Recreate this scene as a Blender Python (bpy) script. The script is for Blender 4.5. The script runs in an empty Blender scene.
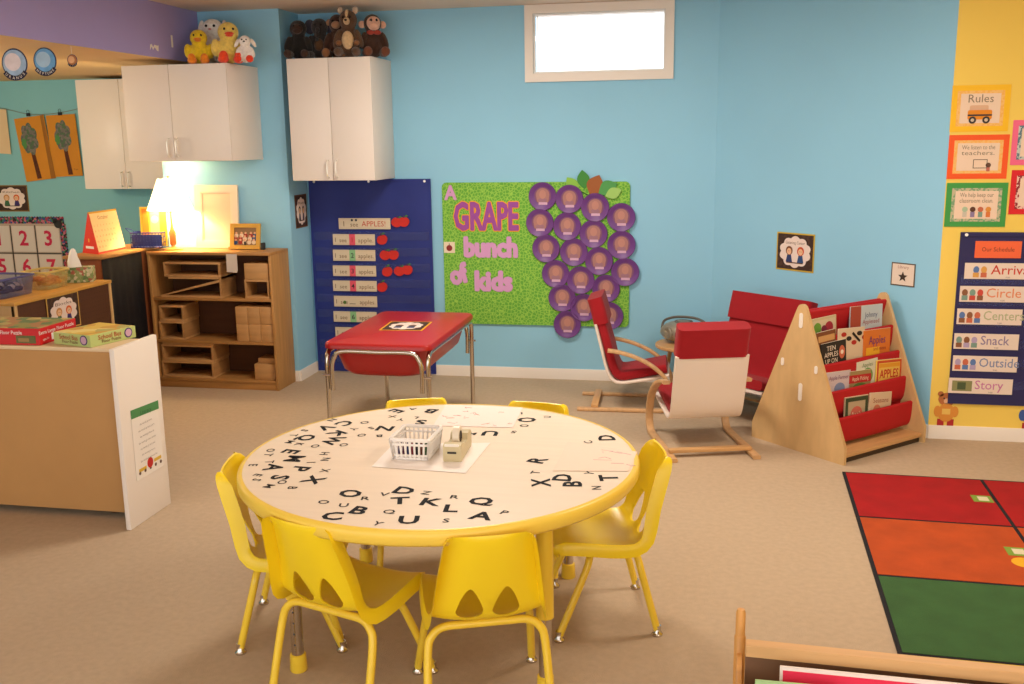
import bpy, bmesh, math, random
from mathutils import Vector as V, Matrix
R = math.radians; PI = math.pi
random.seed(7)
scn = bpy.context.scene
COL = scn.collection

# ------------------------------------------------------------------ materials
def lin(h):
    h = h.lstrip('#'); c = [int(h[i:i+2], 16)/255 for i in (0, 2, 4)]
    return tuple(x/12.92 if x <= .04045 else ((x+.055)/1.055)**2.4 for x in c) + (1,)
_M = {}
def mat(key, col, rough=.6, metal=0., var=.0, vscale=8., bump=0., bscale=200., spec=.4, trans=0., alpha=1., sheen=0., stretch=None):
    """procedural material: base colour broken by noise, optional bump"""
    if key in _M: return _M[key]
    m = bpy.data.materials.new(key); m.use_nodes = True
    nt = m.node_tree; n = nt.nodes; L = nt.links; b = n['Principled BSDF']
    b.inputs['Roughness'].default_value = rough; b.inputs['Metallic'].default_value = metal
    b.inputs['Specular IOR Level'].default_value = spec
    b.inputs['Transmission Weight'].default_value = trans; b.inputs['Alpha'].default_value = alpha
    b.inputs['Sheen Weight'].default_value = sheen
    c = lin(col); b.inputs['Base Color'].default_value = c
    tc = n.new('ShaderNodeTexCoord'); mp = n.new('ShaderNodeMapping')
    L.new(tc.outputs['Object'], mp.inputs['Vector'])
    if stretch: mp.inputs['Scale'].default_value = stretch
    if var:
        t = n.new('ShaderNodeTexNoise'); t.inputs['Scale'].default_value = vscale; t.inputs['Detail'].default_value = 5
        L.new(mp.outputs[0], t.inputs['Vector'])
        r = n.new('ShaderNodeValToRGB'); e = r.color_ramp.elements
        e[0].position = .3; e[1].position = .7
        e[0].color = tuple(max(0, x*(1-var)) for x in c[:3])+(1,); e[1].color = tuple(min(1, x*(1+var)) for x in c[:3])+(1,)
        L.new(t.outputs['Fac'], r.inputs['Fac']); L.new(r.outputs['Color'], b.inputs['Base Color'])
    if bump:
        t = n.new('ShaderNodeTexNoise'); t.inputs['Scale'].default_value = bscale; t.inputs['Detail'].default_value = 3
        L.new(mp.outputs[0], t.inputs['Vector'])
        bp = n.new('ShaderNodeBump'); bp.inputs['Strength'].default_value = bump; bp.inputs['Distance'].default_value = .01
        L.new(t.outputs['Fac'], bp.inputs['Height']); L.new(bp.outputs[0], b.inputs['Normal'])
    _M[key] = m; return m
def wood(key, col, axis=0, var=.16, rough=.5):
    s = [14, 14, 14]; s[axis] = 1.2
    return mat(key, col, rough, var=var, vscale=2.2, stretch=s)
def flat(col, rough=.7): return mat('paper_'+col.strip('#'), col, rough)
def cells(key, cols, scale, rough=.7, rnd=1.):
    """voronoi patches in a handful of colours (printed pattern)"""
    if key in _M: return _M[key]
    m = bpy.data.materials.new(key); m.use_nodes = True
    nt = m.node_tree; n = nt.nodes; L = nt.links; b = n['Principled BSDF']
    b.inputs['Roughness'].default_value = rough
    tc = n.new('ShaderNodeTexCoord'); v = n.new('ShaderNodeTexVoronoi'); v.inputs['Scale'].default_value = scale
    v.inputs['Randomness'].default_value = rnd
    sx = n.new('ShaderNodeSeparateColor'); r = n.new('ShaderNodeValToRGB'); r.color_ramp.interpolation = 'CONSTANT'
    L.new(tc.outputs['Object'], v.inputs['Vector']); L.new(v.outputs['Color'], sx.inputs[0]); L.new(sx.outputs[0], r.inputs['Fac'])
    e = r.color_ramp.elements
    while len(e) < len(cols): e.new(.5)
    for i, c in enumerate(cols): e[i].position = i/len(cols); e[i].color = lin(c)
    L.new(r.outputs['Color'], b.inputs['Base Color'])
    _M[key] = m; return m
def veins(key, ca, cb, scale):
    if key in _M: return _M[key]
    m = bpy.data.materials.new(key); m.use_nodes = True
    nt = m.node_tree; n = nt.nodes; L = nt.links; b = n['Principled BSDF']; b.inputs['Roughness'].default_value = .8
    tc = n.new('ShaderNodeTexCoord'); v = n.new('ShaderNodeTexVoronoi'); v.feature = 'DISTANCE_TO_EDGE'; v.inputs['Scale'].default_value = scale
    r = n.new('ShaderNodeValToRGB'); e = r.color_ramp.elements
    e[0].position = .02; e[0].color = lin(ca); e[1].position = .14; e[1].color = lin(cb)
    L.new(tc.outputs['Object'], v.inputs['Vector']); L.new(v.outputs['Distance'], r.inputs['Fac']); L.new(r.outputs['Color'], b.inputs['Base Color'])
    _M[key] = m; return m
def pegboard(key, ca, cb, pitch):
    if key in _M: return _M[key]
    m = bpy.data.materials.new(key); m.use_nodes = True
    nt = m.node_tree; n = nt.nodes; L = nt.links; b = n['Principled BSDF']; b.inputs['Roughness'].default_value = .6
    tc = n.new('ShaderNodeTexCoord'); v = n.new('ShaderNodeTexVoronoi'); v.inputs['Scale'].default_value = 1/pitch; v.inputs['Randomness'].default_value = 0
    r = n.new('ShaderNodeValToRGB'); e = r.color_ramp.elements
    e[0].position = .16; e[0].color = lin(cb); e[1].position = .2; e[1].color = lin(ca)
    L.new(tc.outputs['Object'], v.inputs['Vector']); L.new(v.outputs['Distance'], r.inputs['Fac']); L.new(r.outputs['Color'], b.inputs['Base Color'])
    _M[key] = m; return m
def glow(key, col, s):
    m = bpy.data.materials.new(key); m.use_nodes = True; b = m.node_tree.nodes['Principled BSDF']
    b.inputs['Base Color'].default_value = lin(col); b.inputs['Emission Color'].default_value = lin(col); b.inputs['Emission Strength'].default_value = s
    return m

WALL = mat('blue_wall_paint', '#92cae6', .75, var=.03, vscale=1.2, bump=.02, bscale=90)
WALLG = mat('dimmed_teal_wall_paint', '#85c1c8', .75, var=.03, vscale=1.2, bump=.02, bscale=90)  # kitchen side: weaker light there is put into a darker wall tone
YELW = mat('yellow_wall_paint', '#f0d060', .75, var=.03, vscale=1.5, bump=.02, bscale=90)
PURP = mat('purple_paint', '#aaa0da', .75, var=.03, vscale=1.5)
CEIL = mat('ceiling_paint', '#e8d6c4', .85, var=.02, vscale=2)
TAN = mat('tan_paint', '#e6c08c', .8, var=.02, vscale=2)
TRIM = mat('white_trim_paint', '#ece4da', .5)
CARPET = mat('beige_carpet', '#c2ab90', .95, var=.055, vscale=40, bump=.5, bscale=420)
LAM = mat('white_laminate', '#ece2d8', .38, var=.02, vscale=1.5)
STEEL = mat('brushed_handle_metal', '#ece6dc', .3, .35)
CHROME = mat('chrome_tube', '#cfc8be', .18, 1.)
YEL = mat('yellow_plastic', '#f9d91e', .34, spec=.5, var=.015, vscale=3)
YELT = mat('yellow_enamel', '#f2ce3c', .3, spec=.5)
YELE = mat('yellow_table_edge', '#f4d152', .35, spec=.5)
TOPL = wood('pale_laminate', '#eedcc6', 0, .03, .4)
BLK = mat('black_print', '#2b2a2c', .6)
BIRCH = wood('birch_veneer', '#cfa474', 2, .12, .45)
BIRCHX = wood('birch_veneer_across', '#d0a26c', 0, .12, .45)
PLY = mat('plywood_panel', '#d2ae7a', .45, var=.09, vscale=5, stretch=(1, 3, 1))
BLOCK = wood('maple_block', '#c39560', 0, .14, .5)
BLOCKD = wood('maple_block_end', '#b08250', 1, .16, .5)
SHELF = wood('golden_shelf_wood', '#b07f46', 0, .14, .5)
SHELFV = wood('golden_shelf_side', '#b8884f', 2, .14, .5)
BACKB = wood('brown_hardboard', '#5e3a22', 0, .1, .7)
REDF = mat('red_cotton', '#9c0d1a', .9, bump=.12, bscale=260, var=.05, vscale=14, sheen=.1)
WHF = mat('white_canvas', '#eadccf', .85, bump=.1, bscale=300)
REDS = mat('red_sling_nylon', '#b4141d', .7, bump=.05, bscale=200, var=.04, vscale=10)
REDP = mat('red_plastic', '#a81d1e', .32, var=.04, vscale=5, spec=.5)
WHITE = mat('white_card', '#f2ece4', .7)
CREAM = mat('cream_card', '#ecdfc6', .75)
NAVY = mat('navy_nylon', '#23307c', .65, var=.06, vscale=6, bump=.05, bscale=60)
NAVYD = mat('dark_navy_nylon', '#2a2858', .7, var=.06, vscale=6)
CLEAR = mat('clear_plastic', '#e8e4da', .15, trans=.85, alpha=.55)
HANGS = mat('clear_pocket_film', '#5560a0', .2, alpha=.16)

# ------------------------------------------------------------------ mesh builder
class Fr:
    """a flat frame: origin, right, up; normal = right x up"""
    def __init__(s, o, u=(1, 0, 0), v=(0, 0, 1)):
        s.o = V(o); s.u = V(u).normalized(); s.v = V(v).normalized(); s.n = s.u.cross(s.v)
    def p(s, a, b, c=0.): return s.o + s.u*a + s.v*b + s.n*c
    def at(s, a, b, rot=0., c=0.):
        cr, sr = math.cos(rot), math.sin(rot)
        return Fr(s.p(a, b, c), s.u*cr+s.v*sr, s.v*cr-s.u*sr)
_T = {}
def text_geo(t, bold):
    k = (t, bold)
    if k not in _T:
        c = bpy.data.curves.new('lettering', 'FONT'); c.body = t; c.size = 1; c.align_x = 'CENTER'; c.align_y = 'CENTER'
        c.resolution_u = 2; c.offset = bold; c.fill_mode = 'FRONT'
        o = bpy.data.objects.new('lettering', c); COL.objects.link(o)
        bpy.context.view_layer.update()
        me = bpy.data.meshes.new_from_object(o.evaluated_get(bpy.context.evaluated_depsgraph_get()))
        _T[k] = ([tuple(v.co[:2]) for v in me.vertices], [tuple(p.vertices) for p in me.polygons])
        bpy.data.objects.remove(o); bpy.data.curves.remove(c); bpy.data.meshes.remove(me)
    return _T[k]
def circ(cx, cy, rx, ry=None, n=24, a0=0, a1=2*PI):
    ry = rx if ry is None else ry
    full = abs(a1-a0-2*PI) < 1e-6
    return [(cx+rx*math.cos(a0+(a1-a0)*i/(n if full else n-1)), cy+ry*math.sin(a0+(a1-a0)*i/(n if full else n-1))) for i in range(n)]
def rrect(cx, cy, w, h, r, n=5):
    P = []
    for sx, sy, a in ((1, -1, -PI/2), (1, 1, 0), (-1, 1, PI/2), (-1, -1, PI)):
        for i in range(n+1):
            t = a+PI/2*i/n; P.append((cx+sx*(w/2-r)+r*math.cos(t), cy+sy*(h/2-r)+r*math.sin(t)))
    return P
def scallop(cx, cy, rx, ry, k=10, d=.14, n=80):
    return [(cx+rx*(1-d+d*abs(math.sin(k*t/2)))*math.cos(t), cy+ry*(1-d+d*abs(math.sin(k*t/2)))*math.sin(t)) for t in (2*PI*i/n for i in range(n))]
class MB:
    def __init__(s): s.v = []; s.f = []; s.m = []; s.mats = []; s.fl = set()
    def add(s, vs, fs, m):
        if m not in s.mats: s.mats.append(m)
        i = s.mats.index(m); o = len(s.v)
        s.v += [V(v) for v in vs]
        for f in fs: s.f.append(tuple(o+k for k in f)); s.m.append(i)
        return s
    def bm(s, b, m, mx=None):
        b.verts.ensure_lookup_table(); b.verts.index_update()
        s.add([(mx @ v.co) if mx else v.co.copy() for v in b.verts], [[v.index for v in f.verts] for f in b.faces], m); b.free(); return s
    def box(s, x0, x1, y0, y1, z0, z1, m, bev=0., seg=2, mx=None):
        b = bmesh.new(); bmesh.ops.create_cube(b, size=1)
        for v in b.verts: v.co = V(((x0+x1)/2+v.co.x*(x1-x0), (y0+y1)/2+v.co.y*(y1-y0), (z0+z1)/2+v.co.z*(z1-z0)))
        if bev: bmesh.ops.bevel(b, geom=b.edges[:], offset=bev, segments=seg, profile=.5, affect='EDGES')
        return s.bm(b, m, mx)
    def prism(s, F, pts, n0, n1, m, back=True):
        k = len(pts)
        vs = [F.p(a, b, n1) for a, b in pts]+[F.p(a, b, n0) for a, b in pts]
        fs = [tuple(range(k))]+[(i, i+k, (i+1) % k+k, (i+1) % k) for i in range(k)]
        if back: fs.append(tuple(range(2*k-1, k-1, -1)))
        return s.add(vs, fs, m)
    def rect(s, F, a0, a1, b0, b1, n0, n1, m): return s.prism(F, [(a0, b0), (a1, b0), (a1, b1), (a0, b1)], n0, n1, m)
    def disc(s, F, a, b, r, n0, n1, m, ry=None, n=24): return s.prism(F, circ(a, b, r, ry, n), n0, n1, m)
    def frame(s, F, a0, a1, b0, b1, w, n0, n1, m):
        s.rect(F, a0, a1, b0, b0+w, n0, n1, m); s.rect(F, a0, a1, b1-w, b1, n0, n1, m)
        s.rect(F, a0, a0+w, b0+w, b1-w, n0, n1, m); return s.rect(F, a1-w, a1, b0+w, b1-w, n0, n1, m)
    def text(s, F, t, a, b, size, m, n=.001, bold=0., rot=0., width=None, sx=1.):
        vs, fs = text_geo(t, bold)
        if not vs: return s
        if width: sx = width/(size*(max(v[0] for v in vs)-min(v[0] for v in vs)))
        c, d = math.cos(rot), math.sin(rot); s.fl.update(range(len(s.f), len(s.f)+len(fs)))
        return s.add([F.p(a+size*(x*sx*c-y*d), b+size*(x*sx*d+y*c), n) for x, y in vs], fs, m)
    def tube(s, path, r, m, n=10, closed=False):
        P = [V(p) for p in path]; k = len(P); rs = r if isinstance(r, (list, tuple)) else [r]*k
        T = []
        for i in range(k):
            a = P[(i-1) % k] if (closed or i > 0) else P[i]; b = P[(i+1) % k] if (closed or i < k-1) else P[i]
            T.append((b-a).normalized())
        u = T[0].orthogonal().normalized(); vs = []
        for i in range(k):
            u = (u-T[i]*u.dot(T[i])).normalized(); w = T[i].cross(u)
            vs += [P[i]+(u*math.cos(2*PI*j/n)+w*math.sin(2*PI*j/n))*rs[i] for j in range(n)]
        fs = []
        for i in range(k if closed else k-1):
            for j in range(n):
                a = i*n+j; b = i*n+(j+1) % n; c = ((i+1) % k)*n+(j+1) % n; d = ((i+1) % k)*n+j; fs.append((a, b, c, d))
        if not closed: fs += [tuple(range(n-1, -1, -1)), tuple(range((k-1)*n, k*n))]
        return s.add(vs, fs, m)
    def cyl(s, p0, p1, r, m, r1=None, n=16): return s.tube([p0, p1], [r, r if r1 is None else r1], m, n)
    def sweep(s, path, side, sec, m):
        """sweep a section of (along side, along normal) points down a planar path"""
        P = [V(p) for p in path]; S = V(side).normalized(); k = len(P); n = len(sec); vs = []
        for i in range(k):
            t = (P[min(k-1, i+1)]-P[max(0, i-1)]).normalized(); N = S.cross(t)
            vs += [P[i]+S*a+N*b for a, b in sec]
        fs = [(i*n+j, i*n+(j+1) % n, (i+1)*n+(j+1) % n, (i+1)*n+j) for i in range(k-1) for j in range(n)]
        fs += [tuple(range(n-1, -1, -1)), tuple(range((k-1)*n, k*n))]
        return s.add(vs, fs, m)
    def lathe(s, prof, o, m, n=28, mx=None):
        o = V(o); vs = []; k = len(prof)
        for r, z in prof:
            for j in range(n):
                p = V((max(r, 1e-4)*math.cos(2*PI*j/n), max(r, 1e-4)*math.sin(2*PI*j/n), z)); vs.append(o+((mx @ p) if mx else p))
        fs = [(i*n+j, i*n+(j+1) % n, (i+1)*n+(j+1) % n, (i+1)*n+j) for i in range(k-1) for j in range(n)]
        return s.add(vs, fs, m)
    def ell(s, c, r, m, rot=None, seg=16, rings=10):
        b = bmesh.new(); bmesh.ops.create_uvsphere(b, u_segments=seg, v_segments=rings, radius=1)
        r = (r, r, r) if not isinstance(r, (tuple, list)) else r
        mx = Matrix.Translation(V(c)) @ (rot.to_4x4() if rot else Matrix()) @ Matrix.Diagonal((r[0], r[1], r[2], 1))
        return s.bm(b, m, mx)
    def mesh(s, name, origin=(0, 0, 0), ang=38):
        me = bpy.data.meshes.new(name); o = V(origin)
        me.from_pydata([tuple(v-o) for v in s.v], [], s.f)
        for m in s.mats: me.materials.append(m)
        me.polygons.foreach_set('material_index', s.m)
        b = bmesh.new(); b.from_mesh(me); bmesh.ops.recalc_face_normals(b, faces=b.faces[:]) if s.recalc else None; b.to_mesh(me); b.free()
        me.polygons.foreach_set('use_smooth', [i not in s.fl for i in range(len(me.polygons))]); me.set_sharp_from_angle(angle=R(ang)); me.update()
        return me
    recalc = False
    def build(s, name, parent=None, origin=(0, 0, 0), ang=38):
        """parent given: vertices are in the parent's own space; else world space with the object's origin at 'origin'"""
        ob = bpy.data.objects.new(name, s.mesh(name, origin, ang)); COL.objects.link(ob)
        ob.location = origin
        if parent is not None: ob.parent = parent
        return ob
def tag(o, label, cat, group=None):
    o['label'] = label; o['category'] = cat
    if group: o['group'] = group
    return o
def thing(name, label, cat, loc=(0, 0, 0), rz=0., group=None):
    o = bpy.data.objects.new(name, None); COL.objects.link(o); o.location = loc; o.rotation_euler = (0, 0, rz); o.empty_display_size = .05
    return tag(o, label, cat, group)
def struct(o): o['kind'] = 'structure'; return o
def dup(root, label, loc=None, rz=None, group=None):
    def cp(o, par):
        c = o.copy(); COL.objects.link(c)
        if par is not None: c.parent = par
        for ch in list(o.children): cp(ch, c)
        return c
    r = cp(root, None); r['label'] = label
    if loc is not None: r.location = loc
    if rz is not None: r.rotation_euler = (0, 0, rz)
    if group: r['group'] = group
    return r
def baked(ob, name, parent=None):
    """apply an object's modifiers into a plain mesh object"""
    bpy.context.view_layer.update()
    me = bpy.data.meshes.new_from_object(ob.evaluated_get(bpy.context.evaluated_depsgraph_get())); me.name = name
    bpy.data.objects.remove(ob)
    me.polygons.foreach_set('use_smooth', [True]*len(me.polygons))
    o = bpy.data.objects.new(name, me); COL.objects.link(o)
    if parent is not None: o.parent = parent
    return o
def smooth_path(P, k=6, closed=False):
    P = [V(p) for p in P]; out = []
    for i in range(len(P)-1):
        p0 = P[max(0, i-1)]; p1 = P[i]; p2 = P[i+1]; p3 = P[min(len(P)-1, i+2)]
        for j in range(k):
            t = j/k; out.append(.5*((2*p1)+(p2-p0)*t+(2*p0-5*p1+4*p2-p3)*t*t+(3*p1-p0-3*p2+p3)*t**3))
    return out+[P[-1]]
FX = Fr((0, 0, 0), (1, 0, 0), (0, 0, 1))

# ------------------------------------------------------------------ the room
ZC = 2.362; YB = 6.26; YA = 5.96; XR = -2.63; XS = -3.175; DX0, DY0, DX1, DY1 = .04, 6.26, 1.15, 5.25; XL = -6.8; YK = 7.0; XA = -3.5; XE = 3.4; YF = -1.6
m = MB(); m.box(XL, XE, YF, 7.1, -.1, 0, CARPET); struct(m.build('floor'))
m = MB(); m.box(XS, XE, YF, YB+.2, ZC, ZC+.1, CEIL); struct(m.build('ceiling'))
# lowered bulkhead over the kitchen side: purple face, tan underside
m = MB(); m.box(XL, XS-.012, YF, YK, 2.05, ZC+.1, TAN); m.box(XS-.012, XS, YF, YA, 2.05, ZC, PURP); struct(m.build('trim_1'))
m = MB(); m.box(XA, XR, YA, YK+.1, 0, ZC, WALL); struct(m.build('wall_left'))
m = MB(); m.box(XL, XA, YK, YK+.1, 0, 2.05, WALLG); struct(m.build('wall_kitchen'))
m = MB(); WX0, WX1, WZ0, WZ1 = -1.093, -.277, 1.95, 2.31
m.box(XR, WX0, YB, YB+.14, 0, ZC, WALL); m.box(WX1, DX0+.2, YB, YB+.14, 0, ZC, WALL)
m.box(WX0, WX1, YB, YB+.14, 0, WZ0, WALL); m.box(WX0, WX1, YB, YB+.14, WZ1, ZC, WALL); struct(m.build('wall_back'))
m = MB(); m.prism(Fr((0, 0, 0), (1, 0, 0), (0, 1, 0)), [(DX0, DY0), (DX1, DY1), (DX1+.1, DY1+.05), (DX0+.1, DY0+.05)], 0, ZC, WALL); struct(m.build('wall_diagonal'))
m = MB(); m.box(DX1, XE, DY1, DY1+.12, 0, ZC, YELW); struct(m.build('wall_right'))
m = MB(); m.box(XE, XE+.1, YF, DY1+.12, 0, ZC, YELW); struct(m.build('wall_east'))
m = MB(); m.box(XL-.1, XL, YF, YK+.1, 0, ZC, WALLG); struct(m.build('wall_west'))
def base(name, p0, p1, h=.07):
    p0, p1 = V(p0+(0,)), V(p1+(0,)); F = Fr(p0, p1-p0, (0, 0, 1)); L = (p1-p0).length
    m = MB(); m.prism(Fr(p0, (F.n), (0, 0, 1)), [(0, 0), (.013, 0), (.013, h*.72), (.007, h), (0, h)], -L, 0, TRIM); m.recalc = True
    struct(m.build(name))
base('baseboard_back', (XR+.013, YB), (DX0, YB)); base('baseboard_left', (-2.655, YA), (XR, YA))
base('baseboard_return', (XR, YA), (XR, YB)); base('baseboard_diagonal', (DX0, DY0), (DX1, DY1)); base('baseboard_right', (DX1, DY1), (XE, DY1))
# window high on the back wall
w = bpy.data.objects.new('window_1', None); COL.objects.link(w); w.location = (-.685, YB, 1.9); struct(w)
F = Fr((0, 0, 0)); m = MB()
m.frame(F, -.457, .457, 0, .46, .052, 0, .018, TRIM); m.build('window_casing', w)
m = MB(); VIN = mat('white_vinyl_sash', '#f4f0ea', .4); m.frame(F, -.407, .407, .051, .409, .012, -.03, -.012, VIN); m.rect(F, -.407, .407, .39, .394, -.028, -.014, VIN); m.rect(F, -.382, -.378, .05, .4, -.028, -.014, VIN); m.build('window_sash', w)
m = MB(); m.rect(F, -.396, .396, .062, .398, -.024, -.02, mat('window_glass', '#ffffff', .02, trans=1., spec=.3)); m.build('window_pane', w)

# ------------------------------------------------------------------ wall cabinets
def cabinet(label, x0, x1, y0, z0, z1, y1, split, hz):
    t = thing('wall_cabinet', label, 'cabinet', (x0, y0, z0), group=None); W = x1-x0; H = z1-z0; D = y1-y0
    m = MB(); m.box(0, W, .02, D-.001, 0, H, LAM, .002); m.build('cabinet_body', t)
    s = split-x0
    for a, b, hx in ((.001, s-.0015, s-.028), (s+.0015, W-.001, s+.028)):
        m = MB(); m.box(a, b, 0, .019, .002, H-.002, LAM, .002); d = m.build('cabinet_door', t)
        m = MB(); m.tube(smooth_path([(hx, .0, hz), (hx, -.02, hz+.004), (hx, -.028, hz+.02), (hx, -.028, hz+.085), (hx, -.02, hz+.101), (hx, .0, hz+.105)], 4), .0055, STEEL, 8); m.build('door_handle', d)
    return t
cabinet('wide white wall cabinet under the purple bulkhead with duck toys on top', -3.465, -2.79, 5.53, 1.45, 2.015, YA, -3.16, .03)
cabinet('narrow white kitchen wall cabinet beside the orange tree paintings', -4.56, -3.83, 6.67, 1.232, 2.022, YK, -4.215, .02)
cabinet('white wall cabinet on the back wall with brown toy animals on top', -2.555, -2.015, 5.86, 1.316, 2.055, YB, -2.285, .02)

# ------------------------------------------------------------------ plush animals
def fur(key, col): return mat('plush_'+key, col, .95, var=.14, vscale=60, bump=.6, bscale=160, sheen=.25)
def blob(name, parent, parts, m, vox=.007):
    """one continuous furry surface from overlapping ellipsoids"""
    b = MB()
    for c, r, *q in parts: b.ell(c, r, m, Matrix.Rotation(R(q[0]), 3, q[1]) if q else None, 20, 14)
    o = b.build('raw_shape'); md = o.modifiers.new('r', 'REMESH'); md.mode = 'VOXEL'; md.voxel_size = vox
    s = o.modifiers.new('s', 'SMOOTH'); s.iterations = 4; s.factor = .5
    o = baked(o, name, parent)
    if not o.data.materials: o.data.materials.append(m)
    return o
def bit(name, parent, parts, m):
    b = MB()
    for c, r, *q in parts: b.ell(c, r, m, Matrix.Rotation(R(q[0]), 3, q[1]) if q else None, 14, 10)
    return b.build(name, parent)
EYE = mat('plush_eye', '#120d0a', .2)
# local space: sits on z=0, faces -y
def duck(label, loc, rz, h, col, bill):
    t = thing('plush_duck', label, 'plush toy', loc, rz, 'yellow plush ducks on the wide cabinet'); k = h/.2; f = fur('duck'+col, col)
    S = lambda L: [tuple(tuple(x*k for x in q) if isinstance(q, tuple) and not isinstance(q[0], str) else q for q in e) for e in L]
    blob('body', t, S([((0, 0, .062), (.062, .055, .062)), ((0, -.005, .148), (.05, .048, .048)), ((0, -.003, .105), (.04, .04, .03)), ((-.064, -.01, .075), (.022, .03, .042)), ((.064, -.01, .075), (.022, .03, .042)), ((0, .062, .06), (.02, .03, .018))]), f)
    bit('beak', t, S([((0, -.056, .138), (.022, .026, .008)), ((0, -.05, .13), (.018, .02, .007))]), fur('bill'+bill, bill))
    for s in (-1, 1):
        bit('eye', t, S([((s*.02, -.045, .16), (.006, .005, .007))]), EYE)
        bit('foot', t, S([((s*.036, -.068, .018), (.026, .034, .02)), ((s*.036, -.085, .03), (.022, .014, .026))]), fur('bill'+bill, bill))
    return t
duck('bright yellow plush duck at the left end of the wide cabinet top', (-3.0, 5.63, 2.016), R(20), .205, '#f2cf22', '#f08a1e')
duck('tall pale yellow plush duck with orange red bill beside the plush lamb', (-2.825, 5.66, 2.016), R(32), .245, '#f2d468', '#ee4a22')
def sitting(name, label, cat, loc, rz, h, fc, wide=1.):
    """generic sitting toy: trunk, head, arms, legs (z up, faces -y), h = height"""
    t = thing(name, label, cat, loc, rz); k = h/.26; f = fur(fc[1:], fc); kw = k*wide
    S = lambda L: [tuple((q[0]*kw, q[1]*k, q[2]*k) if isinstance(q, tuple) else q for q in e) for e in L]
    blob('body', t, S([((0, 0, .07), (.062, .055, .07)), ((0, 0, .12), (.05, .045, .05)), ((0, -.008, .2), (.052, .05, .055)), ((-.062, -.03, .1), (.02, .022, .055), 18, 'Y'), ((.062, -.03, .1), (.02, .022, .055), -18, 'Y'),
        ((-.05, -.075, .026), (.026, .055, .026)), ((.05, -.075, .026), (.026, .055, .026))]), f)
    for s in (-1, 1): bit('eye', t, S([((s*.019, -.054, .213), (.0065, .006, .0075))]), EYE)
    return t, S
t, S = sitting('plush_bunny', 'white plush bunny with long drooping ears behind the bright yellow duck', 'plush toy', (-2.99, 5.8, 2.016), R(10), .285, '#f8efe6', 1.15)
for s in (-1, 1): bit('ear', t, S([((s*.062, .005, .175), (.018, .02, .075), s*-8, 'Y')]), fur('f8efe6', '#f8efe6'))
bit('nose', t, S([((0, -.06, .195), (.008, .006, .006))]), fur('pink', '#e8a8a0'))
t, S = sitting('plush_lamb', 'small white plush lamb with floppy ears and red feet at the right cabinet end', 'plush toy', (-2.7, 5.62, 2.016), R(15), .16, '#f2e8de', 1.1)
for s in (-1, 1):
    bit('ear', t, S([((s*.07, -.005, .185), (.016, .012, .045), s*-30, 'Y')]), fur('f2e8de', '#f2e8de'))
    bit('foot', t, S([((s*.05, -.125, .03), (.032, .02, .034))]), fur('redfoot', '#ea3f22'))
bit('nose', t, S([((0, -.06, .195), (.01, .006, .007))]), EYE)
# dark group on the back cabinet
t, S = sitting('plush_gorilla', 'black plush gorilla at the left end of the back cabinet top', 'plush toy', (-2.518, 5.99, 2.056), R(12), .24, '#1b1613', 1.12)
bit('face', t, S([((0, -.047, .195), (.035, .018, .034)), ((0, -.056, .18), (.026, .018, .018))]), fur('gface', '#3a261c'))
for s in (-1, 1): bit('hand', t, S([((s*.05, -.13, .03), (.024, .014, .026))]), fur('gface', '#3a261c'))
t, S = sitting('plush_elephant', 'dark grey plush elephant toy between the black gorilla and the brown monkey', 'plush toy', (-2.405, 6.06, 2.056), R(8), .255, '#322c2a', 1.05)
for s in (-1, 1): bit('ear', t, S([((s*.062, .005, .205), (.034, .012, .046))]), fur('elear', '#3c3a48'))
bit('trunk', t, S([((0, -.06, .18), (.014, .02, .016)), ((0, -.075, .15), (.011, .014, .03)), ((0, -.085, .12), (.01, .018, .012))]), fur('2c2624', '#2c2624'))
bit('belly_patch', t, S([((0, -.045, .09), (.03, .02, .04))]), fur('dk tan', '#5a3c22'))
t, S = sitting('plush_monkey', 'brown plush monkey with a tan muzzle beside the tall raccoon toy', 'plush toy', (-2.285, 6.06, 2.056), R(8), .275, '#4a2c1a', 1.0)
bit('muzzle', t, S([((0, -.055, .19), (.027, .02, .022))]), fur('tanm', '#b98a66'))
for s in (-1, 1):
    bit('ear', t, S([((s*.055, 0, .21), (.016, .01, .018))]), fur('tanm', '#b98a66'))
    bit('foot', t, S([((s*.05, -.128, .03), (.024, .016, .026))]), fur('brf', '#8a5a34'))
t, S = sitting('plush_raccoon', 'tall brown plush raccoon with a cream belly, the tallest toy on the cabinet', 'plush toy', (-2.178, 5.955, 2.056), R(10), .285, '#5a3f2a', .98)
bit('belly_patch', t, S([((0, -.045, .09), (.034, .022, .05))]), fur('cream', '#d9b78a'))
bit('muzzle', t, S([((0, -.055, .19), (.018, .03, .02)), ((0, -.03, .225), (.012, .03, .03))]), fur('cream', '#d9b78a'))
bit('nose', t, S([((0, -.085, .193), (.008, .006, .006))]), EYE)
for s in (-1, 1):
    bit('ear', t, S([((s*.042, -.005, .252), (.017, .01, .02))]), fur('cream2', '#cbb49a'))
    bit('hand', t, S([((s*.05, -.05, .075), (.018, .02, .016))]), fur('brf', '#8a5a34'))
t, S = sitting('plush_chimp', 'dark brown plush monkey with a big pink face at the cabinet right end', 'plush toy', (-2.055, 6.04, 2.056), R(28), .265, '#3f2618', 1.05)
bit('face', t, S([((0, -.042, .2), (.04, .022, .04)), ((0, -.055, .182), (.034, .026, .026))]), fur('pinkf', '#e8b49a'))
for s in (-1, 1):
    bit('eye', t, S([((s*.015, -.066, .215), (.006, .005, .008))]), EYE)
    bit('ear', t, S([((s*.06, 0, .195), (.02, .011, .022))]), fur('pinkf', '#e8b49a'))
    bit('foot', t, S([((s*.05, -.128, .03), (.026, .018, .028))]), fur('chf', '#6a3a22'))
bit('neck_bow', t, S([((-.02, -.05, .145), (.022, .01, .014)), ((.02, -.05, .145), (.022, .01, .014))]), fur('bow', '#a03a2a'))

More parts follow.
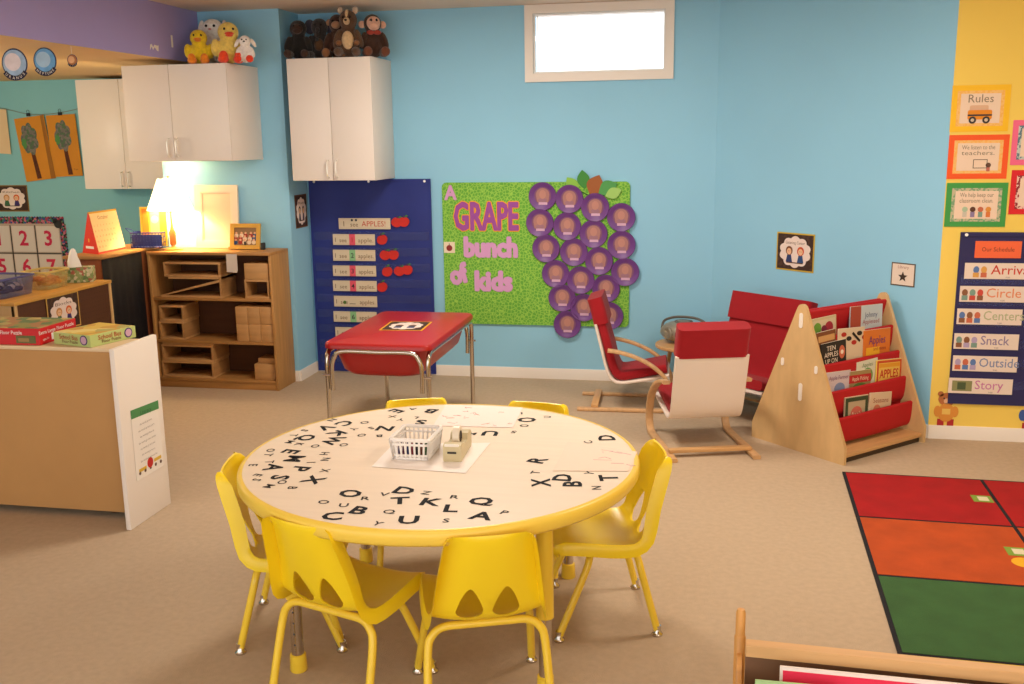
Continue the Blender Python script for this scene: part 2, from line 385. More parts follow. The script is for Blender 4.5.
# ------------------------------------------------------------------ hanging planets, tape marks
def arcband(m, F, r, half, wid, col, txt, tcol, ts):
    P = [(r*math.sin(a), -r*math.cos(a)) for a in (-half+2*half*i/16 for i in range(17))]
    Q = [((r+wid)*math.sin(a), -(r+wid)*math.cos(a)) for a in (half-2*half*i/16 for i in range(17))]
    m.prism(F, P+Q, .002, .004, col)
    for i, c in enumerate(txt):
        a = -half*.78+2*half*.78*i/(len(txt)-1); rr = r+wid*.5
        m.text(F, c, rr*math.sin(a), -rr*math.cos(a), ts, tcol, .0048, .01, rot=a)
for nm, x, z, r, ca, cb, txt, lab in (('uranus', -3.55, 1.974, .068, '#ece6f2', '#a6c6ea', 'URANUS', 'pale blue paper planet captioned URANUS hanging below the bulkhead'),
        ('neptune', -3.372, 1.982, .06, '#aed2f2', '#70aee4', 'NEPTUNE', 'deep blue paper planet captioned NEPTUNE hanging below the bulkhead'),
        ('pluto', -3.215, 1.98, .026, '#eab888', '#bc7c4c', 'PLUTO', 'tiny brown paper planet captioned PLUTO hanging nearest the cabinets')):
    t = thing('paper_planet', lab, 'planet cutout', (x, 4.7, z), 0, 'paper planets under the bulkhead'); F = Fr((0, 0, 0)); m = MB()
    m.disc(F, 0, 0, r*1.1, -.001, .001, flat('#2a3a6a'), n=32); m.disc(F, 0, 0, r, .001, .002, mat('planet_'+nm, cb, .6, var=.25, vscale=14), n=32)
    m.prism(F, circ(-.14*r, .1*r, .7*r, .66*r, 24), .002, .0026, mat('planet_hi_'+nm, ca, .6, var=.1, vscale=20)); m.build('planet_disc', t)
    m = MB(); arcband(m, F, r*.92, .95, r*.36, flat('#2a2c4a'), txt, WHITE, r*.3); m.build('caption_band', t)
    m = MB(); m.cyl((0, 0, r*1.05), (0, 0, 2.05-z), .0008, WHITE, n=6); m.build('thread', t)
m = MB()
Ft = Fr((XS, 5.38, 2.085), (0, 1, 0), (0, 0, 1)); m.prism(Ft, [(0, 0), (.02, .022), (.03, .002), (.05, .02), (.075, 0), (.09, .0), (.094, .034), (.078, .03), (.05, .034), (.034, .018), (.02, .036), (.004, .03)], 0, .001, WHITE)
tag(m.build('tape_scrap', origin=(XS, 5.4, 2.09)), 'torn white tape scrap on the purple bulkhead left of the cabinet', 'tape')
m = MB(); m.box(XS, XS+.001, 5.62, 5.64, 2.12, 2.19, WHITE); tag(m.build('tape_strip', origin=(XS, 5.63, 2.15)), 'single white tape strip on the purple bulkhead beside the yellow duck', 'tape')

# ------------------------------------------------------------------ kitchen wall: string, paintings, number chart
Yk = YK; q_ = 1.1748
m = MB(); sp = smooth_path([(x*q_, Yk-.012, 1.55+(z-1.55)*q_) for x, z in ((-5.0, 1.87), (-4.62, 1.80), (-4.4, 1.757), (-4.15, 1.772), (-3.88, 1.83))], 8); m.tube(sp, .0022, flat('#8a8274'), 6)
tag(m.build('clothesline', origin=(-5.17, Yk-.012, 1.84)), 'thin string strung across the kitchen wall holding the paintings', 'string')
OR = mat('orange_art_paper', '#d08a2a', .8, var=.05, vscale=9); BARK = mat('painted_bark', '#5a2f1a', .8, var=.3, vscale=30); CROWN = cells('painted_crown', ['#6e6a62', '#5c5a58', '#7a7268', '#4f6a4c'], 60)
def tree_painting(x, z, rot, lab, w, h, cx, lean, green):
    x *= q_; z = 1.55+(z-1.55)*q_; w *= q_; h *= q_
    F = Fr((x, Yk-.016, z), (math.cos(rot), 0, math.sin(rot)), (-math.sin(rot), 0, math.cos(rot))); m = MB()
    m.rect(F, -w/2, w/2, -h, 0, 0, .0012, OR)
    m.prism(F, [(cx+lean, -h+.012), (cx+lean+.04, -h+.012), (cx+.018, -h*.45), (cx-.012, -h*.45)], .0012, .002, BARK)
    m.prism(F, scallop(cx, -h*.34, w*.29, h*.26, 7, .2), .002, .0028, CROWN); m.prism(F, scallop(cx-w*.2, -h*.4, w*.09, h*.09, 5, .25), .0028, .0033, flat('#4f8a4a'))
    if green: m.prism(F, [(w*.34, -h), (w/2, -h), (w*.47, 0), (w*.38, 0)], .0012, .002, mat('painted_shadow_stripe', '#9a6422', .8))  # brown stripe colours in the shadow between the two paintings
    else: m.text(F, 'Tree', w*.3, -h+.05, .02, flat('#7a4a20'), .002)
    return tag(m.build('tree_painting', origin=(x, Yk-.016, z)), lab, 'painting', 'tree paintings on the string')
tree_painting(-4.43, 1.742, R(6), 'orange tree painting with a shadow stripe coloured on its edge, left of the pair', .225, .415, -.03, .0, True)
tree_painting(-4.195, 1.752, R(2), 'orange tree painting with a thin trunk, next to the narrow cabinet', .215, .40, .0, .005, False)
for x, z, lab in ((-4.43, 1.763, 'dark binder clip holding the left tree painting'), (-4.195, 1.765, 'dark binder clip holding the right tree painting')):
    x *= q_; z = 1.55+(z-1.55)*q_; m = MB(); m.box(x-.014, x+.014, Yk-.024, Yk-.0135, z-.02, z+.004, flat('#1e2a38')); m.tube(smooth_path([(x-.006, Yk-.018, z+.002), (x-.011, Yk-.02, z+.02), (x, Yk-.02, z+.028), (x+.011, Yk-.02, z+.02), (x+.006, Yk-.018, z+.002)], 3), .0016, flat('#1e2a38'), 6)
    tag(m.build('binder_clip', origin=(x, Yk-.02, z)), lab, 'clip', 'binder clips on the string')
F = Fr((-5.5, Yk-.016, 1.845), (.995, 0, -.1), (.1, 0, .995)); m = MB(); m.prism(F, [(-.2, 0), (.105, 0), (.14, -.34), (-.2, -.35)], 0, .0012, flat('#e2c69c'))
tag(m.build('art_paper', origin=(-5.52, Yk-.016, 1.7)), 'blank pale art paper hanging at the left end of the string', 'paper')
DOT = cells('brown_dots', ['#3a2218', '#3a2218', '#3a2218', '#4c3022'], 60)
def area_sign(F, w, h, lab, title, g=None, kids=(('#c88a4a', '#3a6a4a'), ('#d8622a', '#3a2a6a')), edge='#8a6a2a', name='area_sign', ts=.024):
    m = MB(); m.rect(F, -w/2, w/2, -h/2, h/2, 0, .0015, flat(edge)); m.rect(F, -w/2+.008, w/2-.008, -h/2+.008, h/2-.008, .0015, .002, DOT)
    m.prism(F, scallop(0, 0, w*.42, h*.42, 10, .12), .002, .0026, flat('#e9d6cc'))
    m.text(F, title, 0, h*.24, ts, flat('#6a4a3a'), .003, 0, width=w*.5)
    for s, (hc, bc) in zip((-1, 1), kids):
        cx = s*w*.15
        m.prism(F, [(cx-w*.085, -h*.27), (cx+w*.085, -h*.27), (cx+w*.05, -h*.08), (cx-w*.05, -h*.08)], .0026, .0032, flat(bc))
        m.disc(F, cx, h*.03, w*.09, .0032, .0038, flat(hc), h*.12); m.disc(F, cx, h*.01, w*.06, .0038, .0042, flat('#e8b890'), h*.085)
        m.disc(F, cx-w*.02, h*.02, w*.008, .0042, .0046, BLK, n=8); m.disc(F, cx+w*.02, h*.02, w*.008, .0042, .0046, BLK, n=8)
    m.rect(F, -w*.22, w*.22, -h*.3, -h*.27, .0026, .0032, flat('#5a3a2a'))
    return tag(m.build(name, origin=F.o), lab, 'sign', g)
area_sign(Fr((-5.445, Yk-.003, 1.147)), .295, .208, 'brown sign with two children in a white cloud left on the kitchen wall', 'Kitchen')
# number chart
t = thing('number_chart', 'grey pocket chart of pink numbers with a patterned border on kitchen wall', 'number chart', (-5.48, Yk-.002, .44)); F = Fr((0, 0, 0))
m = MB(); m.rect(F, -.45, .435, 0, .51, 0, .003, flat('#b7a494')); m.build('chart_backing', t)
m = MB()
CB = cells('border_confetti', ['#1f1c28', '#a03048', '#3a7a5a', '#2a4a8a', '#c06a7a', '#26202a'], 65)
for (a0, a1, b0, b1) in ((-.45, .48, .508, .552), (.435, .48, 0, .508)):
    n = int(max(a1-a0, b1-b0)/.024)
    m.rect(F, a0, a1, b0, b1, .003, .0045, CB)
    for i in range(n):
        if a1-a0 > b1-b0: m.disc(F, a0+(i+.5)*(a1-a0)/n, b1, .013, .003, .0044, CB, n=10)
        else: m.disc(F, a1, b0+(i+.5)*(b1-b0)/n, .013, .003, .0044, CB, n=10)
m.build('patterned_border', t)
m = MB()
for x in (-5.71, -5.488, -5.266): m.rect(F, x+5.48-.004, x+5.48+.004, 0, .495, .003, .005, BLK)
m.rect(F, -.45, .43, .266, .274, .003, .005, BLK); m.build('divider_tape', t)
for r, row in enumerate(('123', '567')):
    for i, d in enumerate(row):
        F2 = Fr((-5.599+.222*i, Yk-.0055, (.825, .598)[r])); m = MB(); m.rect(F2, -.1, .1, -.103, .103, 0, .001, flat('#d6cbc2')); m.text(F2, d, 0, 0, .165, flat('#c8244e'), .0016, .025)
        tag(m.build('number_card', origin=F2.o), 'grey card with a pink number %s in the number chart' % d, 'number card', 'number cards in the kitchen chart')
m = MB(); m.disc(Fr((-5.05, Yk-.0065, .945)), 0, 0, .032, 0, .012, BLK); m.disc(Fr((-5.05, Yk-.0065, .945)), -.024, .026, .018, 0, .012, BLK)
tag(m.build('black_clip', origin=(-5.05, Yk-.0065, .945)), 'small round black clip on the number chart corner', 'clip')

# ------------------------------------------------------------------ block shelf and blocks
bx0, bx1, by0, by1 = -3.5, -2.655, 5.686, 5.95
t = thing('block_shelf', 'golden wooden block shelf with three tiers against the blue wall', 'shelf', (bx0, by0, 0)); W = bx1-bx0; D = by1-by0
for a, b in ((0, .018), (W-.018, W)):
    m = MB(); m.box(a, b, 0, D, 0, .866, SHELFV, .002); m.build('side_panel', t)
m = MB(); m.box(-.0, W, -.006, D, .866, .885, SHELF, .003); m.build('top_board', t)
for z in (.062, .313, .592):
    m = MB(); m.box(.018, W-.018, .002, D-.01, z-.018, z, SHELF, .002); m.build('shelf_board', t)
m = MB(); m.box(.018, W-.018, D-.01, D, .0, .866, BACKB); m.build('back_panel', t)
m = MB(); m.box(.018, W-.018, .006, .02, 0, .044, SHELF, .001); m.build('kick_board', t)
def hollow(x0, x1, z0, z1, d, lab, y=None, g='hollow wooden blocks on the block shelf'):
    y = by0+.012 if y is None else y; k = .013; m = MB()
    m.box(x0, x1, y, y+d, z0, z0+k, BLOCK, .0015); m.box(x0, x1, y, y+d, z1-k, z1, BLOCK, .0015)
    m.box(x0, x0+k, y, y+d, z0+k, z1-k, BLOCKD, .001); m.box(x1-k, x1, y, y+d, z0+k, z1-k, BLOCKD, .001)
    return tag(m.build('hollow_block', origin=(x0, y, z0)), lab, 'block', g)
def solid(x0, x1, z0, z1, d, lab, y=None, g=None, name='wooden_block', mt=None):
    y = by0+.012 if y is None else y; m = MB(); m.box(x0, x1, y, y+d, z0, z1, mt or BLOCK, .003)
    return tag(m.build(name, origin=(x0, y, z0)), lab, 'block', g)
hollow(-3.40, -3.01, .724, .818, .2, 'long hollow block on the top tier resting on the ramp block')
m = MB(); y = by0+.008; k = .013; x0, x1, z0, z1 = -3.43, -3.005, .5925, .7235
Fb = Fr((x0, y, z0)); m.rect(Fb, 0, x1-x0, 0, .012, -.2, 0, BLOCK); m.rect(Fb, x1-x0-k, x1-x0, .012, z1-z0, -.2, 0, BLOCKD)
m.prism(Fb, [(0, .012), (.03, .012), (x1-x0-k, z1-z0-.03), (x1-x0-k, z1-z0-.014)], -.2, 0, BLOCK); m.rect(Fb, .06, x1-x0, z1-z0-.012, z1-z0, -.2, -.004, BLOCK); m.recalc = True
tag(m.build('ramp_block', origin=(x0, y, z0)), 'wedge shaped hollow ramp block on the top tier', 'block')
solid(-2.845, -2.685, .7125, .815, .15, 'solid square block stacked at the top tier right end', g=None)
hollow(-2.85, -2.685, .5925, .712, .15, 'square hollow block at the right end of the top tier')
hollow(-3.455, -3.285, .4345, .538, .2, 'upper square hollow block on the middle tier left')
hollow(-3.465, -3.29, .3135, .434, .2, 'lower square hollow block on the middle tier left')
for i in range(3):
    for j in range(2):
        solid(-2.925+i*.083, -2.844+i*.083, .3135+j*.113, .3135+j*.113+.1125, .15, '%s solid block in the %s column of the middle tier stack' % (('lower', 'upper')[j], ('left', 'centre', 'right')[i]), g='solid blocks stacked on the middle tier')
hollow(-3.462, -3.10, .1725, .282, .22, 'upper long hollow block on the bottom tier')
hollow(-3.47, -3.105, .0625, .172, .22, 'lower long hollow block on the bottom tier')
solid(-3.45, -3.09, .2825, .294, .2, 'flat wooden board on top of the bottom tier hollow blocks', name='flat_block')
solid(-3.43, -3.15, .2945, .304, .17, 'uppermost thin board on the bottom tier pile', name='flat_block')
solid(-2.83, -2.69, .0625, .165, .14, 'solid block at the right of the bottom tier', y=by0+.03)
solid(-2.815, -2.69, .1655, .198, .12, 'thin block lying on the bottom tier right block', y=by0+.06, name='flat_block')
m = MB(); m.prism(Fr((-2.915, by0-.0065, .762)), [(-.037, 0), (.03, -.004), (.037, .012), (.037, .112), (-.035, .112)], 0, .0015, flat('#cfc2b6'))
tag(m.build('paper_tag', origin=(-2.915, by0-.008, .86)), 'pale paper tag hanging from the front edge of the block shelf top', 'paper')
# things on the block shelf
t = thing('table_lamp', 'lit table lamp with a white shade on the block shelf', 'lamp', (-3.375, 5.8, .885)); 
m = MB(); m.lathe([(.0, 0), (.058, 0), (.058, .008), (.03, .014), (.014, .02), (.011, .028)], (0, 0, 0), mat('lamp_brass', '#e0b860', .3, .6)); m.build('lamp_base', t)
m = MB(); m.lathe([(.011, .028), (.02, .04), (.021, .11), (.012, .13), (.008, .15), (.006, .2), (.006, .26)], (0, 0, 0), mat('lamp_amber', '#c8743a', .25)); m.build('lamp_stem', t)
m = MB(); SH = bpy.data.materials.new('lit_lamp_shade'); SH.use_nodes = True; b = SH.node_tree.nodes['Principled BSDF']; b.inputs['Base Color'].default_value = lin('#fff0d0'); b.inputs['Emission Color'].default_value = lin('#ffe2a8'); b.inputs['Emission Strength'].default_value = 2.2; b.inputs['Roughness'].default_value = .8
m.lathe([(.145, .255), (.066, .452), (.064, .452), (.143, .255), (.145, .255)], (0, 0, 0), SH); m.build('lamp_shade', t)
m = MB(); m.ell((0, 0, .31), (.026, .026, .034), glow('lit_bulb', '#fff0d0', 12)); m.build('light_bulb', t)
m = MB(); m.lathe([(.006, .26), (.006, .275), (.0, .275)], (0, 0, 0), flat('#3a3026')); m.ell((0.0, 0, .462), (.007, .007, .01), flat('#3a3026')); m.cyl((0, 0, .262), (0, 0, .456), .0022, flat('#3a3026')); m.tube([(-.065, 0, .45), (0, 0, .456), (.065, 0, .45)], .0018, flat('#3a3026'), 6); m.build('lamp_fitting', t)
t = thing('panel_frame', 'blank white panelled frame leaning on the wall behind the lamp', 'frame', (-3.125, 5.92, .886)); F = Fr((0, 0, 0), (1, 0, 0), V((0, .07, 1))); FRW = mat('cream_frame_paint', '#efdfc6', .5)
m = MB(); m.frame(F, -.15, .15, 0, .405, .045, -.008, .012, FRW); m.frame(F, -.106, .106, .044, .361, .008, -.004, .008, FRW); m.build('frame_moulding', t)
m = MB(); m.rect(F, -.1, .1, .05, .355, -.006, .001, mat('cream_panel', '#e9d3b4', .6)); m.build('centre_panel', t)
t = thing('photo_frame', 'small gold framed group photo on the block shelf', 'photo frame', (-2.9, 5.845, .886), R(4)); F = Fr((0, 0, 0), (1, 0, 0), V((0, .22, 1))); GOLD = mat('gold_frame', '#d6a648', .4, .3)
m = MB(); m.frame(F, -.1, .1, 0, .165, .026, -.004, .01, GOLD); m.rect(F, -.105, .105, 0, .014, .004, .02, GOLD); m.build('frame_moulding', t)
m = MB(); m.rect(F, -.076, .076, .024, .141, 0, .002, flat('#8a6a48'))
for i in range(15):
    a = -.062+.124*(i % 5)/4+random.uniform(-.006, .006); b = .045+.022*(i//5)
    m.disc(F, a, b, .014, .002+.0004*(3-i//5), .0024+.0004*(3-i//5), flat(random.choice(['#a03028', '#2a4a7a', '#c8a060', '#6a2a3a', '#d8c8b0'])), n=10); m.disc(F, a, b+.016, .0075, .003, .0042, flat('#d8a882'), n=10)
m.build('group_photo', t)
m = MB(); m.box(-.006, .006, 0, .07, .0, .05, BLK); m.build('frame_stand', t)
m = MB(); m.box(-2.787, -2.765, 5.83, 5.86, .8855, .93, BLK, .004); tag(m.build('small_timer', origin=(-2.776, 5.845, .8855)), 'small black device beside the gold photo frame', 'device')

# ------------------------------------------------------------------ dark curtained shelf, calendar, basket
t = thing('curtained_shelf', 'brown low shelf with a black cloth over its side beside the block shelf', 'shelf', (-3.92, 5.25, 0)); RB = wood('reddish_brown_wood', '#8a4a26', 2, .12, .5)
m = MB(); m.box(.15, .385, 0, .69, 0, .885, RB, .003); m.build('shelf_body', t)
m = MB(); m.box(.14, .402, -.012, .69, .887, .906, SHELF, .003); m.build('top_board', t)
m = MB(); CLOTH = mat('black_cloth', '#0f1118', .6, var=.1, vscale=5, spec=.3); nn = 40
vs = []
for i in range(nn+1):
    for z in (.03, .3, .6, .884):
        vs.append((.391+(.003*math.sin(i*.42)+.002*math.sin(i*.97+z*3))*(1-.6*(z > .6)), -.004+.43*i/nn, z))
m.add(vs, [(i*4+j, (i+1)*4+j, (i+1)*4+j+1, i*4+j+1) for i in range(nn) for j in range(3)], CLOTH); m.build('black_curtain', t)
t = thing('desk_calendar', 'red tent desk calendar with a cream page on the curtained shelf', 'calendar', (-3.603, 5.334, .906), R(0))
c0, c1 = V((.0, 0, 0)), V((-.022, .325, 0)); back = V((-.165, .085, 0)); apex = .25; off = V((-.07, .035, 0)); CR = mat('calendar_red_card', '#d8321e', .6)
m = MB(); p = [c0, c1, c1+off+V((0, 0, apex)), c0+off+V((0, 0, apex)), c0+back, c1+back]
m.add(p, [(0, 1, 2, 3), (5, 4, 3, 2), (0, 3, 4), (1, 5, 2), (0, 4, 5, 1)], CR); Fs = Fr(c0+back, -back, (0, 0, 1)); m.rect(Fs, .05, .14, .03, .045, 0, .002, WHITE); m.rect(Fs, .085, .095, .07, .09, 0, .002, flat('#e8b83a')); m.build('calendar_stand', t)
F = Fr(c0, c1-c0, (p[3]-p[0])); LL = (c1-c0).length; HH = (p[3]-p[0]).length
m = MB(); m.rect(F, .008, LL-.004, .012, HH-.012, .001, .003, flat('#ecca98')); m.text(F, 'October', LL*.45, HH*.84, .035, flat('#7a5a3a'), .0035)
for i in range(7):
    for j in range(5): m.text(F, str(i+j*7+1) if i+j*7 < 31 else '-', .03+.035*i, HH*.66-j*.033, .016, flat('#8a6a48'), .0035)
m.rect(F, 0, LL, HH-.012, HH, .001, .004, flat('#c8962e')); m.build('calendar_page', t)
t = thing('wire_basket', 'blue wire basket of books under the lamp shade', 'basket', (-3.515, 5.76, .906), R(10)); BW = mat('blue_basket_wire', '#2c3a86', .4, .2)
m = MB(); w_, d_, h_ = .1, .055, .095
for z in (.004, .035, .066, h_): m.tube([(-w_, -d_, z), (w_, -d_, z), (w_, d_, z), (-w_, d_, z)], .003 if z < h_ else .005, BW, 6, True)
for i in range(11):
    for s in (-1, 1): m.tube([(-w_+.2*i/10, s*d_, 0), (-w_+.2*i/10, s*d_, h_)], .0022, BW, 6)
for i in range(5):
    for s in (-1, 1): m.tube([(s*w_, -d_+.11*i/4, 0), (s*w_, -d_+.11*i/4, h_)], .0022, BW, 6)
m.rect(Fr((0, 0, .002), (1, 0, 0), (0, 1, 0)), -w_, w_, -d_, d_, 0, .003, BW); m.rect(Fr((0, -d_+.006, .01)), -w_+.005, w_-.005, 0, h_-.02, 0, .002, mat('blue_mesh', '#34448e', .5)); m.build('basket_wire', t)
m = MB(); m.tube(smooth_path([(-w_, -d_*.8, h_), (-w_-.03, -d_*.9, h_+.03), (-w_-.012, -d_*.2, h_+.02), (-w_, d_*.3, h_)], 4), .0025, BW, 6); m.build('basket_handle', t)
def bookbox(name, lab, o, rz, w, d, h, tilt, cols, title=None, cat='book', g=None):
    """book standing on its lower edge; front cover at -y"""
    t = thing(name, lab, cat, o, rz, g); mx = Matrix.Rotation(tilt, 4, 'X'); m = MB()
    m.box(-w/2, w/2, -d/2, d/2, 0, h, flat(cols[0]), .0015, 1, mx); m.build('cover', t)
    m = MB(); m.box(-w/2+.003, w/2+.0006, -d/2+.002, d/2-.002, .003, h+.0006, CREAM, 0, 1, mx); m.build('pages', t)
    return t, mx
t2, mx = bookbox('picture_book', 'tall yellow picture book standing in the blue wire basket', (-3.49, 5.775, .911), R(10), .17, .012, .25, R(-4), ('#e8c23a',), g=None)
F = Fr(mx @ V((-.08, -.0064, 0)), (1, 0, 0), mx.to_3x3() @ V((0, 0, 1))); m = MB(); m.rect(F, .008, .05, .02, .24, 0, .001, flat('#d8862a')); m.rect(F, .06, .12, .02, .23, 0, .001, flat('#f4dc8a')); m.disc(F, .09, .17, .025, .001, .0014, flat('#fff2c0')); m.build('cover_picture', t2)
# ------------------------------------------------------------------ pegboard shelf and what stands on it
px0, px1, py0, py1 = -3.83, -3.42, 4.32, 5.15
t = thing('pegboard_shelf', 'low wooden shelf with a dark brown pegboard back beside the kitchen', 'shelf', (px1, py0, 0)); PB = pegboard('brown_pegboard', '#54301a', '#1c0e08', .025); LW = wood('pale_birch_panel', '#cda873', 2, .1, .5)
m = MB(); m.box(px0-px1, -.018, .018, .81, .0, .76, BACKB); m.build('shelf_body', t)
m = MB(); m.box(-.018, -.004, .0, .83, .02, .76, PB); m.build('pegboard_back', t)
for a, b in ((0, .02), (.812, .832)):
    m = MB(); m.box(px0-px1, .003, a, b, 0, .765, LW, .002); m.build('end_panel', t)
m = MB(); m.box(px0-px1, .006, -.004, .836, .762, .78, wood('golden_top', '#d09a48', 1, .12, .4), .003); m.build('top_board', t)
area_sign(Fr((px1+.001, 4.70, .668), (0, 1, 0), (0, 0, 1)), .275, .195, 'brown sign with two children in a white cloud on the pegboard shelf', 'Blocks', edge='#c8a050')
def bin_(lab, x, y, L, Wd, h, rimcol, fill, cat='bin'):
    t = thing('plastic_bin', lab, cat, (x, y, .781)); m = MB(); CP = mat('bin_'+rimcol, rimcol, .2, trans=.35, alpha=.5)
    a = lambda z: 1+.12*z/h
    vs = []; 
    for z in (0, h):
        for X, Y in rrect(0, 0, Wd*a(z), L*a(z), .02, 3): vs.append((X, Y, z))
    n = len(vs)//2; m.add(vs, [(i, (i+1) % n, n+(i+1) % n, n+i) for i in range(n)]+[tuple(range(n-1, -1, -1))], CP); m.build('bin_wall', t)
    m = MB(); m.tube([(X, Y, h) for X, Y in rrect(0, 0, Wd*1.13, L*1.13, .022, 3)], .006, mat('bin_rim_'+rimcol, rimcol, .3, alpha=.9), 8, True); m.build('bin_rim', t)
    m = MB(); rr = random.Random(5)
    for i in range(26): m.ell((rr.uniform(-.38, .38)*Wd, rr.uniform(-.4, .4)*L, rr.uniform(.02, h*.6)), (rr.uniform(.014, .026), rr.uniform(.014, .026), .016), flat(rr.choice(fill)), None, 8, 6)
    o = m.build('bin_contents'); o['kind'] = 'stuff'; o.location = (x, y, .783); tag(o, 'loose %s' % ('red and orange pieces inside the yellowish clear bin' if '#b04028' in fill else 'dark and grey toy pieces inside the blue tinted bin'), 'toy pieces')
bin_('yellowish clear plastic bin on the pegboard shelf beside the tissue box', -3.60, 4.82, .19, .15, .095, '#d8c070', ['#b04028', '#c86a30', '#a83a2a', '#d8a060'])
bin_('blue tinted plastic bin of dark pieces on the shelf left edge', -3.64, 4.52, .24, .19, .1, '#5a5a90', ['#2a2630', '#3a3640', '#c8beb8', '#4a4250'])
t = thing('tissue_box', 'green floral tissue box on the pegboard shelf', 'tissue box', (-3.575, 5.055, .781), R(25))
m = MB(); m.box(-.1, .1, -.055, .055, 0, .085, cells('tissue_floral', ['#8a9a60', '#b8b890', '#5f7a48', '#c8c0a0', '#7a8a52', '#a05a4a'], 60), .002); m.build('box_body', t)
m = MB(); n = 18; prof = [(.034, .085), (.03, .12), (.022, .155), (.012, .185), (.004, .192)]; vs = [(r*(1+.25*math.sin(3*a+z*30))*math.cos(a), r*(.7+.2*math.sin(2*a))*math.sin(a), z) for r, z in prof for a in (2*PI*j/n for j in range(n))]
m.add(vs, [(i*n+j, i*n+(j+1) % n, (i+1)*n+(j+1) % n, (i+1)*n+j) for i in range(4) for j in range(n)]+[tuple(range(4*n, 5*n))], WHITE); m.build('tissue', t)

# ------------------------------------------------------------------ white front shelf with puzzles
t = thing('white_shelf', 'long low shelf with a tan hardboard back and white end panel in front', 'shelf', (-2.29, 3.44, 0)); HB = mat('tan_hardboard', '#bf9058', .7, var=.05, vscale=4)
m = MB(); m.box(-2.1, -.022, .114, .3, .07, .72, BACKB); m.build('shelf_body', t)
m = MB(); m.box(-2.1, -.022, .098, .113, .03, .722, HB, .001); m.build('back_panel', t)
m = MB(); m.box(-2.1, -.022, .095, .3, .7225, .739, wood('pale_top', '#dfc49c', 0, .06, .4), .002); m.build('top_board', t)
m = MB(); m.box(-.022, 0, -.012, .3, 0, .76, LAM, .003); m.build('end_panel', t)
m = MB(); m.box(-2.1, -.05, .2, .29, 0, .07, flat('#8a7a68')); m.build('plinth', t)
F = Fr((-2.289, 3.605, .335), (0, 1, 0), (0, 0, 1)); m = MB(); m.prism(F, [(-.107, -.148), (.1, -.148), (.1, .145), (-.107, .155)], 0, .001, flat('#ebe3da')); m.prism(F, [(-.107, .118), (.1, .108), (.1, .145), (-.107, .155)], .001, .0018, flat('#4f8a52'))
m.text(F, 'Literacy', .0, .125, .026, flat('#2a5a34'), .0022, 0, -.05)
for i in range(7): m.text(F, 'abc words go here and here'[:18+(i*5) % 8], -.005, .08-i*.026, .012, flat('#9a928c'), .002)
m.disc(F, .0, -.1, .022, .001, .002, flat('#c02a22')); m.rect(F, -.085, -.03, -.118, -.104, .001, .0018, flat('#d8b040')); m.rect(F, .03, .085, -.108, -.094, .001, .0018, flat('#d8b040'))
for i in range(5): m.disc(F, -.08+.04*i, -.122, .008, .001, .0018, flat('#6a5040'), n=8)
tag(m.build('activity_sheet', origin=F.o), 'white activity sheet with green header taped to the shelf end panel', 'paper')
def puzzle(lab, corner, u, L, Wd, h, side, top, prints, patch):
    ang = math.atan2(u[1], u[0]); t = thing('puzzle_box', lab, 'puzzle box', corner, ang, 'puzzle boxes on the white shelf')
    m = MB(); m.box(0, L, 0, Wd, 0, h, side, .0015, 1); m.rect(Fr((0, 0, h), (1, 0, 0), (0, 1, 0)), .004, L-.004, .004, Wd-.004, 0, .0008, top)
    Ff = Fr((0, 0, 0)); Fs = Fr((L, 0, 0), (0, 1, 0), (0, 0, 1)); prints(m, Ff, Fs, L, Wd, h); o = m.build('box_lid', t)
def red_prints(m, Ff, Fs, L, W_, h):
    m.text(Ff, 'Extra Large Floor Puzzle', L*.62, h*.74, .022, WHITE, .0012, .006, width=.2); m.text(Ff, 'Giant', L*.2, h*.76, .024, flat('#f0c030'), .0012, .01)
    m.text(Ff, '24 PIECES', L*.5, h*.34, .016, WHITE, .0012); m.rect(Ff, L-.11, L-.02, .008, h*.58, 0, .0012, flat('#6a6a3e')); m.rect(Ff, L-.1, L-.05, .014, h*.42, .0012, .0016, flat('#a08050'))
    m.text(Fs, 'Extra Large Floor Puzzle', W_*.45, h*.72, .022, WHITE, .0012, .004, width=.24); m.rect(Fs, W_*.3, W_*.45, .01, h*.55, 0, .0012, WHITE); m.text(Fs, 'ages 3+', W_*.15, h*.3, .014, WHITE, .0012)
    m.text(Fs, 'WOW', W_*.25, h*.74, .02, flat('#f0c030'), .0014, .01) if False else None
def green_prints(m, Ff, Fs, L, W_, h):
    for FF, n in ((Ff, L), (Fs, W_)):
        m.text(FF, 'School Bus', n*.42, h*.66, .028, flat('#b03a2a'), .0012, .008, width=n*.5); m.text(FF, 'Floor Puzzle', n*.45, h*.3, .018, flat('#6a2a20'), .0012, .006, width=n*.42)
        m.disc(FF, n*.83, h*.55, h*.42, 0, .0014, flat('#4a3a6a')); m.disc(FF, n*.83, h*.55, h*.32, .0014, .0018, flat('#c8a0b8'))
PT1 = cells('puzzle_picture_red', ['#8a8a4a', '#b0a060', '#5f7a4a', '#a8784a', '#c8b070'], 22); PT2 = cells('puzzle_picture_green', ['#d8b850', '#c89a40', '#e0cc80', '#b0a860'], 16)
puzzle('red floor puzzle box at the left on the white shelf', (-3.18, 3.535, .74), (1, .03), .475, .255, .07, mat('puzzle_red', '#cc1c22', .45), PT1, red_prints, None)
puzzle('pale green school bus puzzle box beside the red puzzle box', (-2.672, 3.59, .74), (.97, -.26), .215, .24, .05, mat('puzzle_green', '#b7c47a', .45), PT2, green_prints, None)

